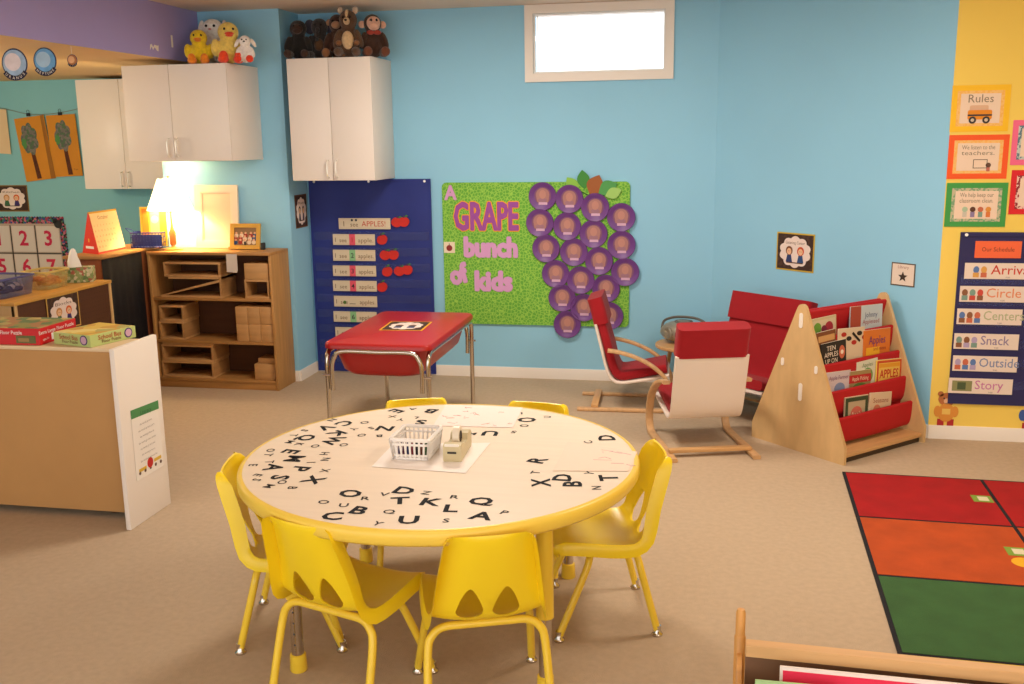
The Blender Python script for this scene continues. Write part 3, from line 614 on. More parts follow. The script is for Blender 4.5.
# ------------------------------------------------------------------ navy pocket chart with sentence strips
t = thing('pocket_chart', 'large navy pocket chart hanging under the white back cabinet', 'pocket chart', (-2.19, YB-.0145, .01)); F = Fr((0, 0, 0))
m = MB(); nx, nz = 26, 12; vs = []
for i in range(nx+1):
    for j in range(nz+1):
        a = -.42+.84*i/nx; z = 1.3*j/nz; vs.append(F.p(a, z, .006+.004*math.sin(a*17+z*2)*(.3+z/1.3)))
m.add(vs, [(i*(nz+1)+j, (i+1)*(nz+1)+j, (i+1)*(nz+1)+j+1, i*(nz+1)+j+1) for i in range(nx) for j in range(nz)], NAVY)
m.frame(F, -.42, .42, 0, 1.3, .012, .004, .011, NAVY); m.build('chart_cloth', t, ang=80)
for i in range(9):
    m = MB(); z = 1.0-i*.105; m.rect(F, -.4, .4, z-.1, z-.045, .012, .0125, HANGS); m.build('clear_pocket', t)
for a in (-.38, 0, .38):
    m = MB(); m.disc(F, a, 1.285, .008, .01, .014, STEEL, n=12); m.build('grommet', t)
RP, GP = flat('#e0566a'), flat('#8ac08a'); INK = flat('#7a5a40'); REDI = flat('#c0392b')
rows = [(-2.408, -2.049, 1.056, .984, 'title'), (-2.454, -2.16, .95, .878, '1'), (-2.459, -2.162, .846, .772, '2'), (-2.465, -2.161, .74, .669, '3'), (-2.47, -2.161, .638, .567, '4'), (-2.468, -2.163, .534, .461, ''), (-2.477, -2.17, .428, .356, '6'), (-2.47, -2.172, .319, .248, '5')]
for x0, x1, z1, z0, k in rows:
    w_ = x1-x0; F2 = Fr((x0, YB-.0325, z0)); h_ = z1-z0; m = MB(); m.rect(F2, 0, w_, 0, h_, 0, .001, flat('#d9caae')); m.rect(F2, 0, w_, h_*.1, h_*.12, .001, .0013, flat('#c0a890')); m.rect(F2, 0, w_, h_*.88, h_*.9, .001, .0013, flat('#c0a890'))
    if k == 'title':
        m.text(F2, 'I', w_*.1, h_*.46, .05, INK, .0016); m.text(F2, 'see', w_*.3, h_*.4, .042, INK, .0016); m.text(F2, 'APPLES!', w_*.68, h_*.46, .05, REDI, .0016, width=w_*.46); m.disc(F2, w_*.26, h_*.82, .008, .001, .0018, BLK, n=10); m.disc(F2, w_*.34, h_*.82, .008, .001, .0018, BLK, n=10)
        lab = 'cream title strip reading I see APPLES at the top of the navy chart'
    else:
        m.text(F2, 'I', w_*.06, h_*.45, .042, INK, .0016); m.text(F2, 'see', w_*.24, h_*.42, .04, INK, .0016); m.text(F2, 'apple.' if k == '1' else 'apples.', w_*.78, h_*.42, .04, INK, .0016, width=w_*.36)
        if k:
            m.rect(F2, w_*.39, w_*.53, 0, h_, .0012, .0018, RP if k in '134' else GP); m.text(F2, k, w_*.46, h_*.46, .045, BLK if k != '1' else REDI, .0022, .01)
        else: m.rect(F2, w_*.36, w_*.5, h_*.25, h_*.3, .0012, .0018, BLK); m.disc(F2, w_*.25, h_*.4, .012, .0012, .0018, flat('#4a6a2a'), n=12)
        lab = ('cream strip reading I see %s apple%s in the navy chart' % (k, '' if k == '1' else 's')) if k else 'cream strip with a blank instead of a number in the navy chart'
    tag(m.build('sentence_strip', origin=F2.o), lab, 'sentence strip', 'sentence strips in the navy pocket chart')
for i, (x, z, w_) in enumerate([(-2.005, 1.03, 'left apple cutout of the pair beside the title strip'), (-1.955, 1.033, 'right apple cutout of the pair beside the title strip'), (-2.11, .915, 'single red apple cutout beside the strip with number 1'), (-2.094, .813, 'left red apple cutout beside the strip with number 2'), (-2.036, .815, 'right red apple cutout beside the strip with number 2'), (-2.083, .703, 'left apple cutout of three beside the strip with number 3'), (-2.0, .707, 'middle apple cutout of three beside the strip with number 3'), (-1.944, .716, 'right apple cutout of three beside the strip with number 3'), (-2.123, .599, 'red apple cutout beside the strip with number 4')]):
    F2 = Fr((x, YB-.0335-.001*(i % 2), z), (math.cos(.2*(i % 3-1)), 0, math.sin(.2*(i % 3-1))), (-math.sin(.2*(i % 3-1)), 0, math.cos(.2*(i % 3-1)))); m = MB()
    m.prism(F2, [(.037*math.cos(q)*(1+.06*math.sin(2*q)), .033*math.sin(q)-.006*math.exp(-8*(q-PI/2)**2)) for q in (2*PI*j/28 for j in range(28))], 0, .0012, mat('apple_red_card', '#c8281e', .6, var=.1, vscale=20))
    m.rect(F2, -.003, .003, .026, .042, .0012, .0018, flat('#5a3a20')); m.prism(F2, [(.003, .032), (.016, .046), (.03, .04), (.018, .032)], .0012, .0018, flat('#4a7a3a'))
    tag(m.build('apple_cutout', origin=F2.o), w_, 'apple cutout', 'apple cutouts in the navy pocket chart')

# small sign on the return wall
area_sign(Fr((XR+.002, 6.13, 1.11), (0, 1, 0), (0, 0, 1)), .19, .215, 'narrow dark sign with a white cloud beside the navy pocket chart', 'Math', kids=(('#3a3030', '#3a3a4a'), ('#4a3a3a', '#5a4a5a')), edge='#6a4a34')

# ------------------------------------------------------------------ bulletin board
t = thing('bulletin_board', 'green leafy bulletin board with purple plate grapes on the back wall', 'bulletin board', (-1.09, YB-.002, .36)); F = Fr((0, 0, 0)); X0, Z0 = -1.09, .36
GR = veins('green_leaf_print', '#9acc50', '#62a838', 50)
m = MB(); m.prism(F, rrect(0, .462, 1.215, .925, .03), 0, .014, GR); m.build('board_panel', t)
LAV = flat('#d49ccc'); PUR = flat('#8a3a8e'); ORG = flat('#f0a02a')
def word(s, x, z, size, m1, m2, width, b1=.03, b2=.05, rot=0):
    m = MB()
    for d, mt, n0 in ((b2*size, m2, .0155), (b1*size, m1, .0175)):
        for k in range(12): m.text(F, s, x-X0+d*math.cos(k*PI/6), z-Z0+d*math.sin(k*PI/6), size, mt, n0+.00008*k, .008, rot, width=width)
    m.build('word_cutout', t)
word('A', -1.64, 1.215, .125, LAV, flat('#b070b0'), .075, .03, .036)
word('GRAPE', -1.408, 1.058, .25, flat('#9a4c9c'), ORG, .42, .02, .045)
word('bunch', -1.38, .862, .175, LAV, flat('#b87ab4'), .345, .045, .052)
word('of', -1.602, .683, .175, LAV, flat('#b87ab4'), .115, .045, .052, .25)
word('kids', -1.366, .64, .175, LAV, flat('#b87ab4'), .24, .045, .052)
m = MB(); F2 = F.at(-1.657-X0, .865-Z0); m.rect(F2, -.037, .037, -.036, .036, .014, .0155, flat('#e8d8c0')); m.disc(F2, 0, -.004, .02, .0155, .0165, flat('#8a2a2a')); m.rect(F2, -.002, .002, .014, .026, .0155, .0165, flat('#3a2a1a')); m.build('apple_card', t)
grapes = [(-1.035, 1.195), (-.863, 1.178), (-.699, 1.125), (-.535, 1.063), (-1.053, 1.028), (-.877, 1.006), (-.709, .959), (-.532, .89), (-1.014, .864), (-.835, .841), (-.673, .786), (-.507, .718), (-.953, .701), (-.791, .662), (-.628, .61), (-.911, .544), (-.77, .484), (-.605, .433), (-.878, .371)]
PL = mat('purple_paper_plate', '#6d4086', .42); FACE = cells('child_photo', ['#b8806c', '#a8705e', '#c08a74', '#9a6456'], 30)
for i, (x, z) in enumerate(grapes):
    mx = Matrix(((1, 0, 0), (0, 0, -1), (0, 1, 0))); y0 = -.0145-.0012*(i % 3)
    m = MB(); o = V((x-X0, y0, z-Z0)); m.lathe([(.089, .013), (.087, .017), (.068, .010), (.056, .002), (0, .002)], o, PL, 32, mx)
    m.lathe([(.089, .013), (.09, .011), (.062, 0), (0, 0)], o, PL, 32, mx)
    pl = m.build('plate_grape', t)
    F2 = Fr(o+V((0, -.0025, 0))); m = MB(); m.prism(F2, circ(0, .004, .054, .056, 28), 0, .001, flat('#7d5072')); m.prism(F2, [(-.036, -.036), (.036, -.036)]+circ(0, .008, .043, .044, 18, R(-20), R(200)), .001, .0016, flat('#a87872')); m.prism(F2, circ(0, .012, .022, .028, 16), .0016, .002, flat('#b98478')); m.prism(F2, circ(0, -.024, .03, .014, 14), .0016, .0019, flat('#9a7080')); m.build('child_photo', pl)
    m = MB(); m.rect(F2, -.026, .03, -.053, -.037, .0016, .0026, flat('#cfa8c4')); m.build('name_label', pl)
for q0, (cx, cz, L, wd, rot, c) in enumerate(((-.845, 1.265, .12, .04, 35, '#8abf4a'), (-.775, 1.30, .12, .04, 8, '#3f8a3a'), (-.70, 1.262, .14, .055, -22, '#9a5a2e'), (-.62, 1.245, .13, .05, -62, '#4f9a52'), (-.585, 1.215, .11, .035, -68, '#9cc86a'))):
    F2 = F.at(cx-X0, cz-Z0, R(rot), .003*q0); m = MB(); m.prism(F2, [(wd*math.sin(PI*q)*s, -L/2+L*(q if s > 0 else q)) for s, seq in ((1, [j/10 for j in range(11)]), (-1, [1-j/10 for j in range(1, 10)])) for q in seq], .016, .0185, flat(c)); m.build('paper_leaf', t)
m = MB(); m.tube([(-.72-X0, -.02, 1.25-Z0), (-.74-X0, -.021, 1.2-Z0), (-.80-X0, -.02, 1.23-Z0)], .003, flat('#2a5a2a'), 6); m.build('paper_stem', t)

# ------------------------------------------------------------------ diagonal wall signs
du = V((DX1-DX0, DY1-DY0, 0)).normalized(); dn = du.cross(V((0, 0, 1)))
def dw(x, z, off=.002): 
    p = V((DX0, DY0, 0))+du*((x-DX0)/du.x); return Fr(p+dn*off+V((0, 0, z)), du, (0, 0, 1))
area_sign(dw(.497, .897), .262, .218, 'brown listening centre sign with two children on the diagonal wall', 'Listening Center', kids=(('#7a4a2a', '#2a3a6a'), ('#c8502a', '#2a4a7a')), edge='#c8a83a')
F = dw(1.004, .836); m = MB(); m.rect(F, -.068, .068, -.06, .06, 0, .0015, flat('#5a4a3a')); m.rect(F, -.062, .062, -.054, .054, .0015, .002, flat('#e2d0c0')); m.text(F, 'Library', 0, .038, .022, flat('#a06a5a'), .0025)
m.prism(F, [((.028 if j % 2 == 0 else .012)*math.sin(j*PI/5), -.012+(.028 if j % 2 == 0 else .012)*math.cos(j*PI/5)) for j in range(10)], .002, .003, flat('#3a2c22')); tag(m.build('star_sign', origin=F.o), 'small cream card with a black star on the diagonal wall', 'sign')

# ------------------------------------------------------------------ yellow wall: rules, schedule, bears
Yy = DY1-.002
def rule(x, z, w_, h_, col, inner, lines, lab, art=None, zig=None):
    F = Fr((x, Yy, z)); m = MB(); m.rect(F, -w_/2, w_/2, -h_/2, h_/2, 0, .0012, flat(col)); m.rect(F, -w_/2+.026, w_/2-.026, -h_/2+.026, h_/2-.026, .0012, .0016, cells('rule_edge_'+zig[0].strip('#'), zig, 110) if zig else flat(inner)); m.rect(F, -w_/2+.042, w_/2-.042, -h_/2+.04, h_/2-.04, .0016, .002, flat('#e9d0b8'))
    for (s, b, sz) in lines: m.text(F, s, 0, b, sz, flat('#8a7a62'), .0026, .0, width=w_*.55 if len(s) > 6 else None)
    if art == 'bus':
        m.prism(F, rrect(0, -.03, .11, .045, .008), .002, .003, flat('#e08a1e')); m.prism(F, rrect(-.005, .0, .085, .03, .008), .002, .0029, flat('#d8b090')); m.rect(F, -.055, .055, -.036, -.028, .003, .0034, BLK)
        for a in (-.032, .03): m.disc(F, a, -.055, .017, .003, .004, BLK); m.disc(F, a, -.055, .008, .004, .0044, flat('#c8b8a0'))
    if art == 'board': m.frame(F, -.02, .045, -.055, -.012, .003, .002, .003, flat('#5a4a3a')); m.disc(F, .05, -.04, .012, .002, .003, flat('#6a4a3a')); m.rect(F, .042, .058, -.07, -.05, .002, .003, flat('#c06a5a'))
    if art == 'kids':
        for i, c in enumerate(('#a8c0a0', '#5a3a2a', '#c06a4a', '#d8903a')): m.disc(F, -.05+.036*i, -.022, .013, .002, .003, flat(c)); m.rect(F, -.06+.036*i, -.04+.036*i, -.06, -.034, .002, .003, flat(('#c8c0b0', '#8a7aa0', '#7a9a8a', '#d8783a')[i]))
    return tag(m.build('rule_poster', origin=F.o), lab, 'poster', 'rule posters on the yellow wall')
rule(1.28, 1.668, .265, .22, '#f4c022', '#eeb868', [('Rules', .045, .055)], 'yellow bordered poster reading Rules with a school bus', 'bus', ['#eeb45a', '#f0c070'])
rule(1.287, 1.437, .275, .212, '#ee5a22', '#f0b060', [('We listen to the', .045, .03), ('teachers.', .018, .03)], 'orange bordered rule poster about listening, middle of the stack', 'board', ['#f0b25a', '#eebd70'])
rule(1.296, 1.204, .282, .216, '#3f9a48', '#b8b890', [('We help keep our', .048, .03), ('classroom clean.', .02, .03)], 'green bordered rule poster about keeping the classroom clean', 'kids', ['#7aa07a', '#c0b896'])
rule(1.57, 1.503, .27, .214, '#ee6a90', '#6a8a9a', [('We use our', .03, .03)], 'pink bordered rule poster cut by the right photo edge', None, ['#5a7a8a', '#c0c8c0'])
rule(1.582, 1.265, .27, .214, '#d8202a', '#c03030', [('We share.', .03, .03)], 'red bordered rule poster below the pink one at right', None, ['#8a2028', '#e8c0b0'])
t = thing('schedule_chart', 'navy hanging pocket chart of the daily schedule on the yellow wall', 'pocket chart', (1.50, Yy, .19)); F = Fr((0, 0, 0))
m = MB(); m.prism(F, [(-.265, 0), (.235, 0), (.235, .88), (-.265, .88)], 0, .008, NAVYD); m.rect(F, -.265, .235, .86, .88, .008, .014, NAVYD); m.build('chart_cloth', t)
for i in range(6):
    m = MB(); z = .63-i*.108; m.rect(F, -.25, .22, z-.008, z+.04, .010, .0104, HANGS); m.build('clear_pocket', t)
for a in (-.24, .21):
    m = MB(); m.disc(F, a, .868, .008, .014, .018, STEEL, n=12); m.build('grommet', t)
m = MB(); F2 = Fr((1.412, Yy-.012, .985)); m.rect(F2, -.107, .107, -.042, .042, 0, .001, flat('#ee6a3e')); m.text(F2, 'Our Schedule', 0, 0, .03, flat('#7a3a28'), .0015, 0, width=.15); tag(m.build('title_card', origin=F2.o), 'orange title card reading Our Schedule on the navy chart', 'card')
sched = [('Arrival', .878, '#c8402a', 0.012), ('Circle', .762, '#e08a5a', 0.), ('Centers', .647, '#b0b48a', -.004), ('Snack', .52, '#8a7a9a', -.008), ('Outside', .405, '#7a8ab0', -.006), ('Story', .288, '#c87aa8', -.016)]
for s, z, c, dx in sched:
    F2 = Fr((1.402+dx*1.2, Yy-.0125, z)); m = MB(); w2 = .152; m.rect(F2, -w2, w2, -.04, .04, 0, .001, flat('#e6d6c6')); m.text(F2, s, -.028+.0135*len(s), .004, .066, flat(c), .0016, .004, width=.0268*len(s)); m.text(F2, '9:00', .05, -.032, .012, flat('#8a7a72'), .0016)
    cs = random.sample(['#7a9a8a', '#c86a4a', '#5a7ab0', '#d8a050', '#8a5a3a', '#b0a0c0', '#c84a3a'], 3)
    if s == 'Story': m.rect(F2, -.135, -.04, -.028, .026, .001, .0016, flat('#8a8a5a')); m.rect(F2, -.11, -.07, -.02, .018, .0016, .002, flat('#4a5a3a'))
    else:
        for i in range(3 if s != 'Arrival' else 2):
            a = -.128+.036*i+(.03 if s == 'Arrival' else 0); m.disc(F2, a, .006, .014, .001, .0016, flat(cs[i]), .018, 14); m.rect(F2, a-.014, a+.014, -.032, -.008, .001, .0018, flat(cs[(i+1) % 3]))
    tag(m.build('schedule_card', origin=F2.o), 'white schedule card reading %s in the navy wall chart' % s, 'card', 'schedule cards on the yellow wall')
def bear(x, z, lab, c1, c2):
    F = Fr((x, Yy, z)); m = MB(); BR = flat('#b06a3a'); m.prism(F, circ(0, .055, .042, .035, 20), 0, .0015, BR)
    for s in (-1, 1):
        m.disc(F, s*.032, .083, .014, 0, .0015, BR); m.rect(F, s*.024-.016, s*.024+.016, -.085, -.05, 0, .0015, flat(c2)); m.prism(F, circ(s*.042, -.01, .018, .03, 12), 0, .0014, flat(c1)); m.disc(F, s*.014, .06, .0045, .0015, .002, BLK, n=8)
    m.prism(F, circ(0, -.015, .04, .05, 20), .0015, .002, flat(c1)); m.disc(F, 0, .045, .015, .0015, .002, flat('#e0b088')); m.rect(F, -.02, .02, -.025, .005, .002, .0026, flat('#e8c060'))
    tag(m.build('bear_cutout', origin=F.o), lab, 'cutout', 'bear cutouts above the baseboard')
bear(1.232, .155, 'paper teddy bear cutout left of the schedule chart above the baseboard', '#d8903a', '#b02a2a'); bear(1.64, .15, 'paper teddy bear cutout at the right photo edge above baseboard', '#3a5aa0', '#b02a2a')

# ------------------------------------------------------------------ red sensory table
sx0, sx1, sy0, sy1, sh = -1.835, -1.288, 4.44, 5.37, .592
t = thing('sensory_table', 'red lidded sensory table on chrome legs before the navy chart', 'table', ((sx0+sx1)/2, (sy0+sy1)/2, 0)); hw, hd = (sx1-sx0)/2, (sy1-sy0)/2
FT = Fr((0, 0, 0), (1, 0, 0), (0, 1, 0)); m = MB()
prof = [(0, sh-.03), (0.0, sh-.012), (-.006, sh-.003), (-.016, sh)]; vs = []; n = None
for dd, z in prof:
    L_ = rrect(0, 0, 2*(hw+dd), 2*(hd+dd), .05+dd, 6); n = len(L_); vs += [(x, y, z) for x, y in L_]
m.add(vs, [(i*n+j, i*n+(j+1) % n, (i+1)*n+(j+1) % n, (i+1)*n+j) for i in range(len(prof)-1) for j in range(n)]+[tuple(range(3*n, 4*n)), tuple(range(n-1, -1, -1))], REDP); m.build('lid', t)
m = MB(); vs = []; tp = [(-.035, sh-.031), (-.045, sh-.08), (-.065, sh-.15), (-.09, sh-.175), (-.13, sh-.188)]
for dd, z in tp:
    L_ = rrect(0, 0, 2*(hw+dd), 2*(hd+dd), .07, 6); n = len(L_); vs += [(x, y, z) for x, y in L_]
m.add(vs, [(i*n+j, (i+1)*n+j, (i+1)*n+(j+1) % n, i*n+(j+1) % n) for i in range(len(tp)-1) for j in range(n)]+[tuple(range(4*n, 5*n))], REDP); m.build('tub', t)
for sx in (-1, 1):
    for sy in (-1, 1):
        x, y = sx*(hw-.016), sy*(hd-.018); m = MB()
        m.tube(smooth_path([(x, 0, sh-.045), (x, sy*(hd-.1), sh-.045), (x, sy*(hd-.04), sh-.055), (x, y, sh-.09), (x, y, sh-.2), (x, y, .02)], 5), .0125, CHROME, 10); lg = m.build('leg', t)
        m = MB(); m.cyl((x, y, 0), (x, y, .03), .016, flat('#4a4640')); m.build('leg_cap', lg)
for sy in (-1, 1):
    m = MB(); y = sy*(hd-.004); a = hw-.045
    m.tube(smooth_path([(-a, y, .355), (-a, y, .47), (-a+.015, y, .52), (-a+.055, y, sh-.04), (0, y, sh-.04), (a-.055, y, sh-.04), (a-.015, y, .52), (a, y, .47), (a, y, .355)], 5), .0115, CHROME, 10); br = m.build('end_rail', t)
    for s in (-1, 1):
        m = MB(); m.cyl((s*(a-.002), y, .43), (s*(hw+.004), y+.0*sy, .43), .006, CHROME, n=8); m.build('bolt', br)
F = Fr((-1.552, 4.915, sh+.0005), V((1, .06, 0)), V((-.06, 1, 0))); m = MB(); m.rect(F, -.115, .115, -.125, .125, 0, .001, flat('#d89a22')); m.rect(F, -.105, .105, -.115, .115, .001, .0014, DOT); m.prism(F, scallop(0, 0, .09, .1, 10, .12), .0014, .0018, flat('#e2ccc2'))
m.text(F, 'Sensory Table', 0, .05, .026, flat('#6a4a3a'), .0022, width=.12)
for s in (-1, 1): m.disc(F, s*.035, 0, .022, .0018, .0022, flat('#5a3a2a')); m.rect(F, s*.035-.02, s*.035+.02, -.06, -.02, .0018, .0022, flat('#3a4a6a'))
tag(m.build('sign_card', origin=F.o), 'orange edged sign card lying on the red sensory table', 'sign')

# ------------------------------------------------------------------ round table
TX, TY, TZ = -.807, 2.866, .58
t = thing('round_table', 'round activity table with pale top, yellow rim and stuck on letters', 'table', (TX, TY, 0))
m = MB(); N = 96; r0 = .606
m.add([(r0*math.cos(2*PI*i/N), r0*math.sin(2*PI*i/N), z) for z in (TZ, TZ-.03) for i in range(N)], [tuple(range(N))]+[(i, N+i, N+(i+1) % N, (i+1) % N) for i in range(N)]+[tuple(range(2*N-1, N-1, -1))], TOPL); top = m.build('tabletop', t)
m = MB(); m.lathe([(r0-.001, TZ+.0006), (r0+.007, TZ+.0006), (r0+.013, TZ-.003), (r0+.016, TZ-.012), (r0+.0155, TZ-.034), (r0+.009, TZ-.043), (r0-.01, TZ-.045), (r0-.03, TZ-.031)], (0, 0, 0), YELE, 96); m.build('edge_band', t, ang=60)
for x, y in ((-.363, -.345), (.386, -.34), (-.425, .435), (.345, .425)):
    m = MB(); m.lathe([(.024, TZ-.032), (.025, .3), (.0255, .235), (.019, .232)], (x, y, 0), YELT, 20); lg = m.build('leg', t)
    m = MB(); m.lathe([(.0185, .27), (.0185, .03)], (x, y, 0), CHROME, 18)
    for k in range(4): m.cyl((x, y-.0188, .09+.035*k), (x, y-.0178, .09+.035*k), .0035, flat('#5a5650'), n=8)
    m.build('leg_post', lg)
    m = MB(); m.lathe([(.0185, .055), (.024, .052), (.026, .004), (.024, 0), (0, 0)], (x, y, 0), YELT, 18); m.build('leg_foot', lg)
big = [('E', -1.296, 2.829), ('M', -1.255, 2.761), ('P', -1.197, 2.674), ('A', -1.283, 2.672), ('S', -1.226, 2.588), ('X', -1.119, 2.584), ('O', -.969, 2.489), ('C', -.955, 2.319), ('B', -.901, 2.37), ('D', -.826, 2.536), ('T', -.812, 2.457), ('K', -.728, 2.461), ('U', -.747, 2.326), ('Q', -1.306, 2.978), ('K', -1.22, 3.044), ('W', -1.207, 2.963), ('V', -1.286, 3.101), ('C', -1.24, 3.162), ('N', -1.075, 3.124), ('E', -1.106, 3.344), ('S', -.974, 3.217), ('B', -.977, 3.363), ('O', -.61, 3.301), ('U', -.703, 3.122), ('D', -.308, 3.126), ('R', -.495, 2.857), ('X', -.45, 2.664), ('D', -.395, 2.716), ('B', -.359, 2.666), ('T', -.262, 2.735), ('L', -.66, 2.423), ('Q', -.59, 2.489), ('A', -.565, 2.384)]
small = [('O', -1.365, 2.829), ('T', -1.353, 2.785), ('T', -1.318, 2.718), ('E', -1.355, 2.682), ('E', -1.299, 2.598), ('S', -1.284, 2.558), ('M', -1.225, 2.513), ('O', -1.201, 2.55), ('B', -1.152, 2.51), ('T', -1.359, 2.998), ('M', -1.34, 2.924), ('K', -1.3, 2.906), ('O', -1.239, 2.894), ('O', -1.151, 2.921), ('H', -1.179, 2.824), ('N', -1.154, 2.77), ('I', -1.187, 2.734), ('X', -1.115, 2.667), ('N', -1.297, 3.193), ('S', -1.344, 3.057), ('Y', -1.183, 3.099), ('O', -1.171, 3.181), ('S', -1.125, 3.119), ('O', -1.129, 3.033), ('B', -1.066, 3.036), ('X', -1.096, 3.27), ('Y', -1.055, 3.236), ('A', -1.053, 3.378), ('L', -1.007, 3.268), ('R', -.914, 2.46), ('V', -.871, 2.499), ('Z', -.758, 2.529), ('O', -1.018, 2.415), ('U', -.954, 2.401), ('Q', -.816, 2.375), ('Y', -.82, 2.29), ('C', -.543, 3.346), ('S', -.627, 3.147), ('O', -.605, 3.226), ('T', -.482, 2.748), ('N', -.289, 2.646), ('C', -.362, 3.072), ('Y', -.323, 2.768), ('R', -.672, 2.51), ('P', -.511, 2.418), ('S', -.649, 2.338), ('M', -.762, 3.107), ('L', -.648, 3.378)]
rr = random.Random(3)
for L_, size, bold, mt in ((big, .075, .03, mat('black_vinyl_letter', '#17171b', .7, spec=.15)), (small, .038, .014, mat('grey_vinyl_letter', '#353331', .7, spec=.15))):
    for c, x, y in L_:
        if y < 2.56 and x > -1.08: rot = 0
        elif x < -1.1 and y < 3.01: rot = -PI/2
        elif x > -.5 and y < 3.0: rot = PI/2
        elif x < -1.1: rot = R(-125)
        elif x > -.4: rot = R(110)
        else: rot = PI
        rot += rr.uniform(-.28, .28); F = Fr((x-TX, y-TY, TZ+.0007), (1, 0, 0), (0, 1, 0)); m = MB(); m.text(F, c, 0, 0, size, mt, 0, bold, rot, sx=1.12); m.build('letter_sticker', top)
def sheet(pts, lab, z, mt, pr=None, name='paper_sheet'):
    F = Fr((0, 0, z), (1, 0, 0), (0, 1, 0)); m = MB(); m.prism(F, pts, 0, .0006, mt)
    if pr: pr(m, F)
    cx = sum(p[0] for p in pts)/len(pts); cy = sum(p[1] for p in pts)/len(pts); return tag(m.build(name, origin=(cx, cy, z)), lab, 'paper')
def scrib(x0, x1, y0, y1, k, cols, seed):
    def f(m, F):
        q = random.Random(seed)
        for i in range(k):
            a, b = q.uniform(x0, x1), q.uniform(y0, y1); m.tube([F.p(a, b, .0008), F.p(a+q.uniform(-.03, .03), b+q.uniform(-.02, .02), .0008), F.p(a+q.uniform(-.04, .04), b+q.uniform(-.02, .02), .0008)], .0009, flat(q.choice(cols)), 4)
    return f
PK = mat('pinkish_white_paper', '#f2e0d8', .7)
sheet([(-.918, 3.175), (-.639, 3.193), (-.652, 3.451), (-.945, 3.45)], 'pinkish drawing paper near the far rim of the round table', TZ+.0012, PK, scrib(-.9, -.66, 3.2, 3.43, 14, ['#d89a9a', '#c8a0a0', '#e0b0a8'], 4))
sheet([(-.985, 2.722), (-.687, 2.708), (-.678, 3.012), (-.99, 2.95)], 'white sheet under the basket and tape dispenser on round table', TZ+.0012, mat('white_paper', '#f6eee8', .7))
sheet([(-.435, 2.77), (-.212, 2.80), (-.2, 2.99), (-.43, 3.06)], 'pale sheet with pink scribbles at the right of the round table', TZ+.0012, mat('faint_paper', '#efd9c6', .6), scrib(-.32, -.22, 2.86, 2.98, 8, ['#d8a8b0', '#e0b8b8'], 9))
# basket with crayons
t = thing('crayon_basket', 'small white plastic basket of crayons on the round table', 'basket', (-.885, 2.868, TZ+.0021), R(0)); WP = mat('white_plastic', '#f4eee8', .35); m = MB()
bw, bd, bh = .055, .068, .066; k = 1.14
for z, s, r in ((.004, 1, .004), (.014, 1.02, .004), (.05, 1.1, .004), (bh, k, .0065)): m.tube([(x*s, y*s, z) for x, y in rrect(0, 0, 2*bw, 2*bd, .012, 3)], r, WP, 6, True)
m.prism(Fr((0, 0, 0), (1, 0, 0), (0, 1, 0)), rrect(0, 0, 2*bw, 2*bd, .012, 3), 0, .004, WP)
for (p, q, cnt) in (((-bw, -bd), (bw, -bd), 8), ((bw, -bd), (bw, bd), 9), ((bw, bd), (-bw, bd), 8), ((-bw, bd), (-bw, -bd), 9)):
    for i in range(cnt+1):
        x, y = p[0]+(q[0]-p[0])*i/cnt, p[1]+(q[1]-p[1])*i/cnt; m.cyl((x, y, .003), (x*k, y*k, bh), .0036, WP, n=6)
m.build('basket_body', t)
CC = ['#3a2a5a', '#5a2a4a', '#2a3a6a', '#8a2a3a', '#2a2a2e', '#6a3a2a', '#3a5a3a']; q = random.Random(2)
for i, nm in enumerate(['dark purple', 'plum', 'navy', 'wine red', 'black', 'brown', 'dark green']):
    m = MB(); x = -.041+.01375*i; yy = -.052; m.cyl((x, yy, .006), (x+.002, yy+.006, .052), .0055, flat(CC[i]), n=8); m.cyl((x+.002, yy+.006, .052), (x+.0024, yy+.007, .062), .0052, flat(CC[i]), .0012, 8)
    o = m.build('crayon'); o.location = (-.885, 2.868, TZ+.0021); tag(o, '%s crayon standing in the small white basket' % nm, 'crayon', 'crayons in the white basket')
# tape dispenser
t = thing('tape_dispenser', 'beige desk tape dispenser beside the white crayon basket', 'tape dispenser', (-.757, 2.89, TZ+.0021), R(3)); BG = mat('beige_plastic', '#cdbf98', .45); F = Fr((.028, 0, 0), (0, 1, 0), (0, 0, 1))
m = MB(); m.recalc = True; m.prism(F, [(-.088, 0), (.085, 0), (.088, .01), (.085, .045), (.075, .056), (.045, .06), (.03, .058), (.02, .04), (-.03, .04), (-.05, .052), (-.07, .055), (-.09, .052), (-.092, .01)], -.056, 0, BG); m.build('dispenser_body', t)
m = MB(); mx = Matrix.Rotation(PI/2, 3, 'Y'); m.lathe([(.018, -.01), (.033, -.01), (.033, .01), (.018, .01), (.018, -.01)], (0, -.002, .057), mat('tape_roll', '#e8dcc8', .3), 24, mx); m.lathe([(.0, -.012), (.017, -.012), (.017, .012), (0, .012)], (0, -.002, .057), flat('#3a3632'), 20, mx); m.build('tape_roll', t)
m = MB(); m.box(-.022, .022, -.096, -.088, .05, .056, STEEL); m.build('cutting_blade', t)
m = MB(); m.rect(Fr((0, -.0925, .03)), -.014, .014, -.003, .003, 0, .0008, BLK); m.build('front_label', t)

